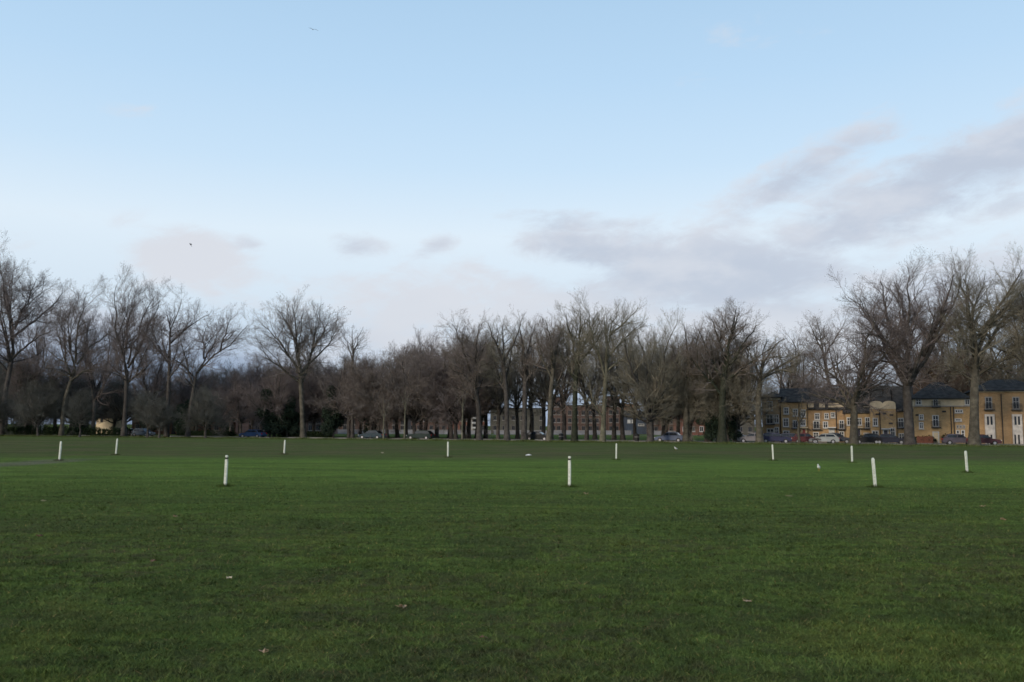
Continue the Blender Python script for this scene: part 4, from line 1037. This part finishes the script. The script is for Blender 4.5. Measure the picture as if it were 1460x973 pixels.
# ------------------------------------------------------------ birds
def lathe(mb, pts, sides=12): mb.tube([p[:3] for p in pts], [p[3] for p in pts], sides)
def standing_gull(px, py, h, label, rz):
    b = G(px, py); r_ = empty('gull', b, rz, label, 'bird', 'gulls standing on the grass'); k = h / .4
    mb = MB(); mb.tube([(-.26, 0, .17), (-.2, 0, .18), (-.1, 0, .2), (0, 0, .225), (.08, 0, .26), (.11, 0, .31), (.12, 0, .345), (.145, 0, .375), (.175, 0, .37), (.19, 0, .365)],
                       [.012, .035, .065, .08, .07, .045, .036, .042, .034, .012], 12)
    o = mb.build('body', M['gullwhite'], r_, smooth=True)
    for sy in (-1, 1):
        MB().poly([(.06, sy * .075, .27), (-.05, sy * .085, .27), (-.3, sy * .03, .2), (-.1, sy * .08, .2), (.05, sy * .082, .22), (.02, sy * .06, .25), (-.12, sy * .06, .24)],
                  [(0, 1, 3, 4), (1, 2, 3), (0, 5, 6, 1), (1, 6, 2)]).build('wing', M['gullgrey'], r_)
        MB().tube([(0, sy * .03, 0), (.005, sy * .03, .08), (0, sy * .03, .17)], [.006, .005, .008], 6).build('leg', M['beak'], r_)
    MB().tube([(.185, 0, .366), (.21, 0, .362), (.235, 0, .352)], [.011, .009, .002], 6).build('beak', M['beak'], r_)
    r_.scale = (k, k, k)
standing_gull(1167.5, 672, .36, 'bright white gull on the grass between the two right-hand posts', R(235))
standing_gull(963.5, 642.5, .34, 'small white gull on the worn grass below the fan-stemmed tree', R(200))
# crumpled paper
b = G(753, 650); rng = random.Random(2)
mb = MB(); n = 14
pts = [(math.cos(i * 2 * math.pi / n) * rng.uniform(.18, .3), math.sin(i * 2 * math.pi / n) * rng.uniform(.1, .17), rng.uniform(.01, .09)) for i in range(n)] + [(0, 0, .13), (.02, 0, .02)]
mb.poly(pts, [(i, (i + 1) % n, n) for i in range(n)] + [((i + 1) % n, i, n + 1) for i in range(n)])
o = mb.build('paper_scrap', M['paper']); o.location = b; tag(o, 'flat white scrap of crumpled paper on the worn grass at centre', 'litter')
def flying(px, py, dist, span, mat, label, roll, yaw, name='gull'):
    p = hit(px, py, dist, 0); r_ = empty(name, p, yaw, label, 'bird'); r_.rotation_euler = (roll, R(4), yaw)
    MB().tube([(0, -.24, 0), (0, -.18, .01), (0, -.05, .02), (0, .08, .02), (0, .16, .02), (0, .2, .02), (0, .235, .01)], [.01, .03, .06, .055, .035, .03, .006], 10).build('body', M[mat], r_, smooth=True)
    s = span / 2
    for sx in (-1, 1):
        prof = [(.03, .08, -.1, .02), (.35 * s, .13, -.07, .1), (.7 * s, .1, -.04, .1), (s, -.05, -.07, .05)]
        V = []
        for x, yf, yb_, z in prof: V += [(sx * x, yf, z + .008), (sx * x, yb_, z), (sx * x, yf, z - .008), (sx * x, yb_, z - .006)]
        F = []
        for i in range(3):
            a = i * 4; F += [(a, a + 1, a + 5, a + 4), (a + 2, a + 6, a + 7, a + 3), (a, a + 4, a + 6, a + 2), (a + 1, a + 3, a + 7, a + 5)]
        F += [(0, 2, 3, 1), (12, 13, 15, 14)]
        MB().poly(V, F).build('wing', M[mat], r_)
    MB().poly([(-.03, -.22, .006), (.03, -.22, .006), (.07, -.36, 0), (-.07, -.36, 0), (-.03, -.22, -.006), (.03, -.22, -.006), (.07, -.36, -.006), (-.07, -.36, -.006)],
              [(0, 1, 2, 3), (7, 6, 5, 4), (0, 4, 5, 1), (1, 5, 6, 2), (2, 6, 7, 3), (3, 7, 4, 0)]).build('tail', M[mat], r_)
flying(446, 42.5, 95, 1.15, 'gullgrey', 'pale grey gull gliding high in the clear sky', R(18), R(25))
flying(271.5, 349, 110, .55, 'birddark', 'small dark bird flying in front of the pinkish cloud', R(50), R(75), 'bird')

# ------------------------------------------------------------ fallen leaves
rl = random.Random(12)
def leaf(px, py, size, mat, label, flat=False):
    size *= .75
    b = G(px, py); n = 10; pts = [(0, 0, .035)]
    for i in range(n):
        a = i * 2 * math.pi / n; r0 = size * (1.0 if i % 2 == 0 else .5) * rl.uniform(.75, 1.1)
        pts.append((math.cos(a) * r0, math.sin(a) * r0, .02 + (.02 if flat else rl.uniform(.0, .75) * size)))
    top = pts; bot = [(x, y, z - .004) for x, y, z in pts]; m = n + 1
    F = [(0, 1 + i, 1 + (i + 1) % n) for i in range(n)] + [(m, m + 1 + (i + 1) % n, m + 1 + i) for i in range(n)] + [(1 + i, m + 1 + i, m + 1 + (i + 1) % n, 1 + (i + 1) % n) for i in range(n)]
    r_ = empty('fallen_leaf', b, rl.uniform(0, 6), label, 'leaf', 'dead leaves on the grass')
    MB().poly(top + bot, F).build('blade', M[mat], r_)
    MB().tube([(0, 0, .034), (size * .9, .01, .03), (size * 1.6, .03, .045)], [.003, .0025, .003], 5).build('stalk', M[mat], r_)
for a in ((327, 828, .085, 'leaf_pale', 'pale curled dead leaf left of centre in the foreground, brightest of the leaves'),
          (574, 869, .085, 'leaf_tan', 'tan dead leaf curled upright in the near foreground'),
          (57, 767, .10, 'leaf_brown', 'dark brown dead leaf near the left edge'),
          (1066, 861, .09, 'leaf_tan', 'flat tan dead leaf in the right foreground'),
          (250, 739, .11, 'leaf_tan', 'tan leaf below and left of the near left post'),
          (375, 933, .07, 'leaf_tan', 'small leaf nearest the lower edge, left of centre'),
          (1430, 743, .11, 'leaf_tan', 'tan leaf near the right edge'),
          (1402, 724, .11, 'leaf_tan', 'small tan leaf below the rightmost post'),
          (1126, 709, .16, 'leaf_tan', 'broad tan leaf below the bright white gull'),
          (836, 706, .13, 'leaf_tan', 'tan leaf just below the near centre post'),
          (545, 647, .2, 'leaf_pale', 'pale tuft of dead leaf far out left of the back row centre post'),
          (218, 803, .08, 'leaf_brown', 'brown leaf left of the brightest one'),
          (62, 716, .11, 'leaf_pale', 'pale leaf far left in the middle ground'),
          (690, 912, .06, 'leaf_brown', 'small brown leaf in the lower centre foreground')):
    leaf(*a, flat=(a[0] in (1066, 1126)))

# ------------------------------------------------------------ light and sky
SUN_AZ = R(222)     # measured clockwise from +Y : behind the camera, to the left
SUN_EL = R(20)
sd = Vector((math.sin(SUN_AZ) * math.cos(SUN_EL), math.cos(SUN_AZ) * math.cos(SUN_EL), math.sin(SUN_EL)))
sl = bpy.data.lights.new('sun', 'SUN'); sl.energy = 2.0; sl.angle = R(10); sl.color = (1.0, .84, .66)
so = bpy.data.objects.new('sun', sl); COL.objects.link(so); so.rotation_euler = sd.to_track_quat('Z', 'Y').to_euler()
w = bpy.data.worlds.new('World'); S.world = w; w.use_nodes = True
nt = w.node_tree; nt.nodes.clear()
out = N(nt, 'ShaderNodeOutputWorld'); bg = N(nt, 'ShaderNodeBackground'); nt.links.new(bg.outputs[0], out.inputs[0])
BS = .1; bg.inputs['Strength'].default_value = BS
sky = N(nt, 'ShaderNodeTexSky', sky_type='NISHITA'); sky.sun_disc = False; sky.sun_elevation = SUN_EL; sky.sun_rotation = SUN_AZ
tc = N(nt, 'ShaderNodeTexCoord'); sep = N(nt, 'ShaderNodeSeparateXYZ'); nt.links.new(tc.outputs['Generated'], sep.inputs[0])
az = mth(nt, 'ARCTAN2', sep.outputs[0], sep.outputs[1]); el = mth(nt, 'ARCSINE', sep.outputs[2])
def s2l(c): return tuple(((x / 255 + .055) / 1.055) ** 2.4 if x > 10 else x / 255 / 12.92 for x in c)
ramp = N(nt, 'ShaderNodeValToRGB'); nt.links.new(mrange(nt, el, 0, math.pi / 2, 0, 1, False), ramp.inputs[0])
def elf(py): return math.asin(max(-1, min(1, ray(730, py).normalized().z))) / (math.pi / 2)
stops = [(0, (160, 178, 205)), (elf(520), (190, 208, 230)), (elf(440), (218, 233, 247)), (elf(340), (228, 243, 255)), (elf(240), (206, 232, 254)), (elf(120), (190, 222, 250)), (elf(0), (179, 213, 243)), (.55, (120, 160, 205)), (1, (85, 125, 180))]
els = ramp.color_ramp.elements
els[0].position = 0; els[0].color = (*s2l(stops[0][1]), 1); els[1].position = 1; els[1].color = (*s2l(stops[-1][1]), 1)
for p, c in stops[1:-1]:
    e = els.new(p); e.color = (*s2l(c), 1)
def scale(c, k):
    n = N(nt, 'ShaderNodeVectorMath', operation='SCALE'); nt.links.new(c, n.inputs[0]); n.inputs['Scale'].default_value = k; return n.outputs[0]
base = scale(ramp.outputs[0], 1 / BS)
# fractal cloud field over azimuth / elevation
cv = N(nt, 'ShaderNodeCombineXYZ'); nt.links.new(az, cv.inputs[0]); nt.links.new(mth(nt, 'MULTIPLY', el, 2.2), cv.inputs[1]); cv.inputs[2].default_value = 3.7
f1 = noise(nt, cv.outputs[0], 7, 8, .55, .3); f2 = noise(nt, cv.outputs[0], 20, 9, .62, .5)
cvs = N(nt, 'ShaderNodeCombineXYZ'); nt.links.new(az, cvs.inputs[0]); nt.links.new(mth(nt, 'SUBTRACT', mth(nt, 'MULTIPLY', el, 4), mth(nt, 'MULTIPLY', az, 1.4)), cvs.inputs[1])
f3 = noise(nt, cvs.outputs[0], 6, 6, .6, .5)
# cloud bodies: (px, py, half width, half height, tilt deg, weight, shade 0 pale pink .. 1 grey)
bodies = [(262, 376, 74, 36, 4, 1.0, .15), (235, 170, 60, 20, 0, .34, 0), (505, 352, 48, 22, 5, .62, .8), (357, 347, 26, 11, 0, .6, .7), (622, 352, 42, 14, -24, .55, .8), (430, 392, 80, 16, 0, .42, .5),
          (600, 435, 190, 44, -4, .95, .25), (860, 352, 120, 42, 10, 1.0, .9), (1030, 395, 210, 52, 4, .95, .8), (1280, 292, 150, 44, -14, 1.1, .75), (1410, 222, 150, 42, -12, 1.0, .8),
          (1150, 250, 125, 27, -24, .85, .8), (1440, 288, 56, 18, -10, .62, .8), (1100, 70, 90, 34, 8, .32, .1), (1020, 110, 60, 18, 0, .3, .1), (1350, 420, 260, 52, 0, .72, .7), (1450, 140, 60, 24, 0, .35, .4),
          (130, 520, 330, 62, 0, .9, 1), (900, 470, 520, 64, 0, .9, .35), (100, 345, 150, 30, 0, .3, 0)]
tot = None
gre = None
for px, py, hw, hh, tl, wt, sh in bodies:
    d = ray(px, py).normalized(); a0 = math.atan2(d.x, d.y); e0 = math.asin(d.z)
    ca, sa = math.cos(R(-tl)), math.sin(R(-tl))
    # x/y offsets rotated by tilt, scaled to the body size
    dx = mth(nt, 'SUBTRACT', az, a0); dy = mth(nt, 'SUBTRACT', el, e0)
    X = mth(nt, 'ADD', mth(nt, 'MULTIPLY', dx, ca * FPX / hw), mth(nt, 'MULTIPLY', dy, sa * FPX / hw))
    Y = mth(nt, 'ADD', mth(nt, 'MULTIPLY', dx, -sa * FPX / hh), mth(nt, 'MULTIPLY', dy, ca * FPX / hh))
    r2 = mth(nt, 'ADD', mth(nt, 'MULTIPLY', X, X), mth(nt, 'MULTIPLY', Y, Y))
    g = mth(nt, 'MULTIPLY', mth(nt, 'EXPONENT', mth(nt, 'MULTIPLY', r2, -.55)), wt)
    tot = g if tot is None else mth(nt, 'MAXIMUM', tot, g)
    gs = mth(nt, 'MULTIPLY', g, sh); gre = gs if gre is None else mth(nt, 'MAXIMUM', gre, gs)
# clouds elsewhere on the dome too
dome = mth(nt, 'MULTIPLY', mrange(nt, mth(nt, 'ABSOLUTE', az), .62, 1.0), mrange(nt, f1, .45, .6, 0, .8))
tot = mth(nt, 'MAXIMUM', tot, dome)
dens = mth(nt, 'ADD', tot, mth(nt, 'ADD', mth(nt, 'MULTIPLY', mth(nt, 'SUBTRACT', f1, .5), 1.5), mth(nt, 'ADD', mth(nt, 'MULTIPLY', mth(nt, 'SUBTRACT', f2, .5), .95), mth(nt, 'MULTIPLY', mth(nt, 'SUBTRACT', f3, .5), .7))))
mask = mth(nt, 'MULTIPLY', mrange(nt, dens, .25, .86), mrange(nt, tot, .05, .28))
# cloud colour: warm pink where thin/left, grey-lilac where thick
thick = mth(nt, 'MULTIPLY', mrange(nt, gre, .1, .75), mrange(nt, noise(nt, cv.outputs[0], 11, 5, .55), .3, .62, .35, 1))
grey = mix(nt, thick, s2l((223, 226, 234)), s2l((194, 203, 219)))
low = mrange(nt, el, .115, .05)
left = mrange(nt, az, -.22, -.32)
grey = mix(nt, mth(nt, 'MULTIPLY', low, left), grey, s2l((138, 158, 188)))
c2 = mix(nt, mth(nt, 'MULTIPLY', mask, .93), base, scale(grey, 1 / BS))
fin = mix(nt, .93, sky.outputs[0], c2)
nt.links.new(fin, bg.inputs['Color'])

# ------------------------------------------------------------ render
S.render.engine = 'CYCLES'
S.view_settings.view_transform = 'Standard'; S.view_settings.look = 'None'
S.view_settings.exposure = 0; S.view_settings.gamma = 1
S.cycles.use_denoising = True
try: S.cycles.denoiser = 'OPENIMAGEDENOISE'
except Exception: pass
S.cycles.max_bounces = 3; S.cycles.diffuse_bounces = 2; S.cycles.glossy_bounces = 1
S.cycles.use_adaptive_sampling = True; S.cycles.adaptive_threshold = .02; S.cycles.adaptive_min_samples = 8
S.cycles.filter_width = 1.6
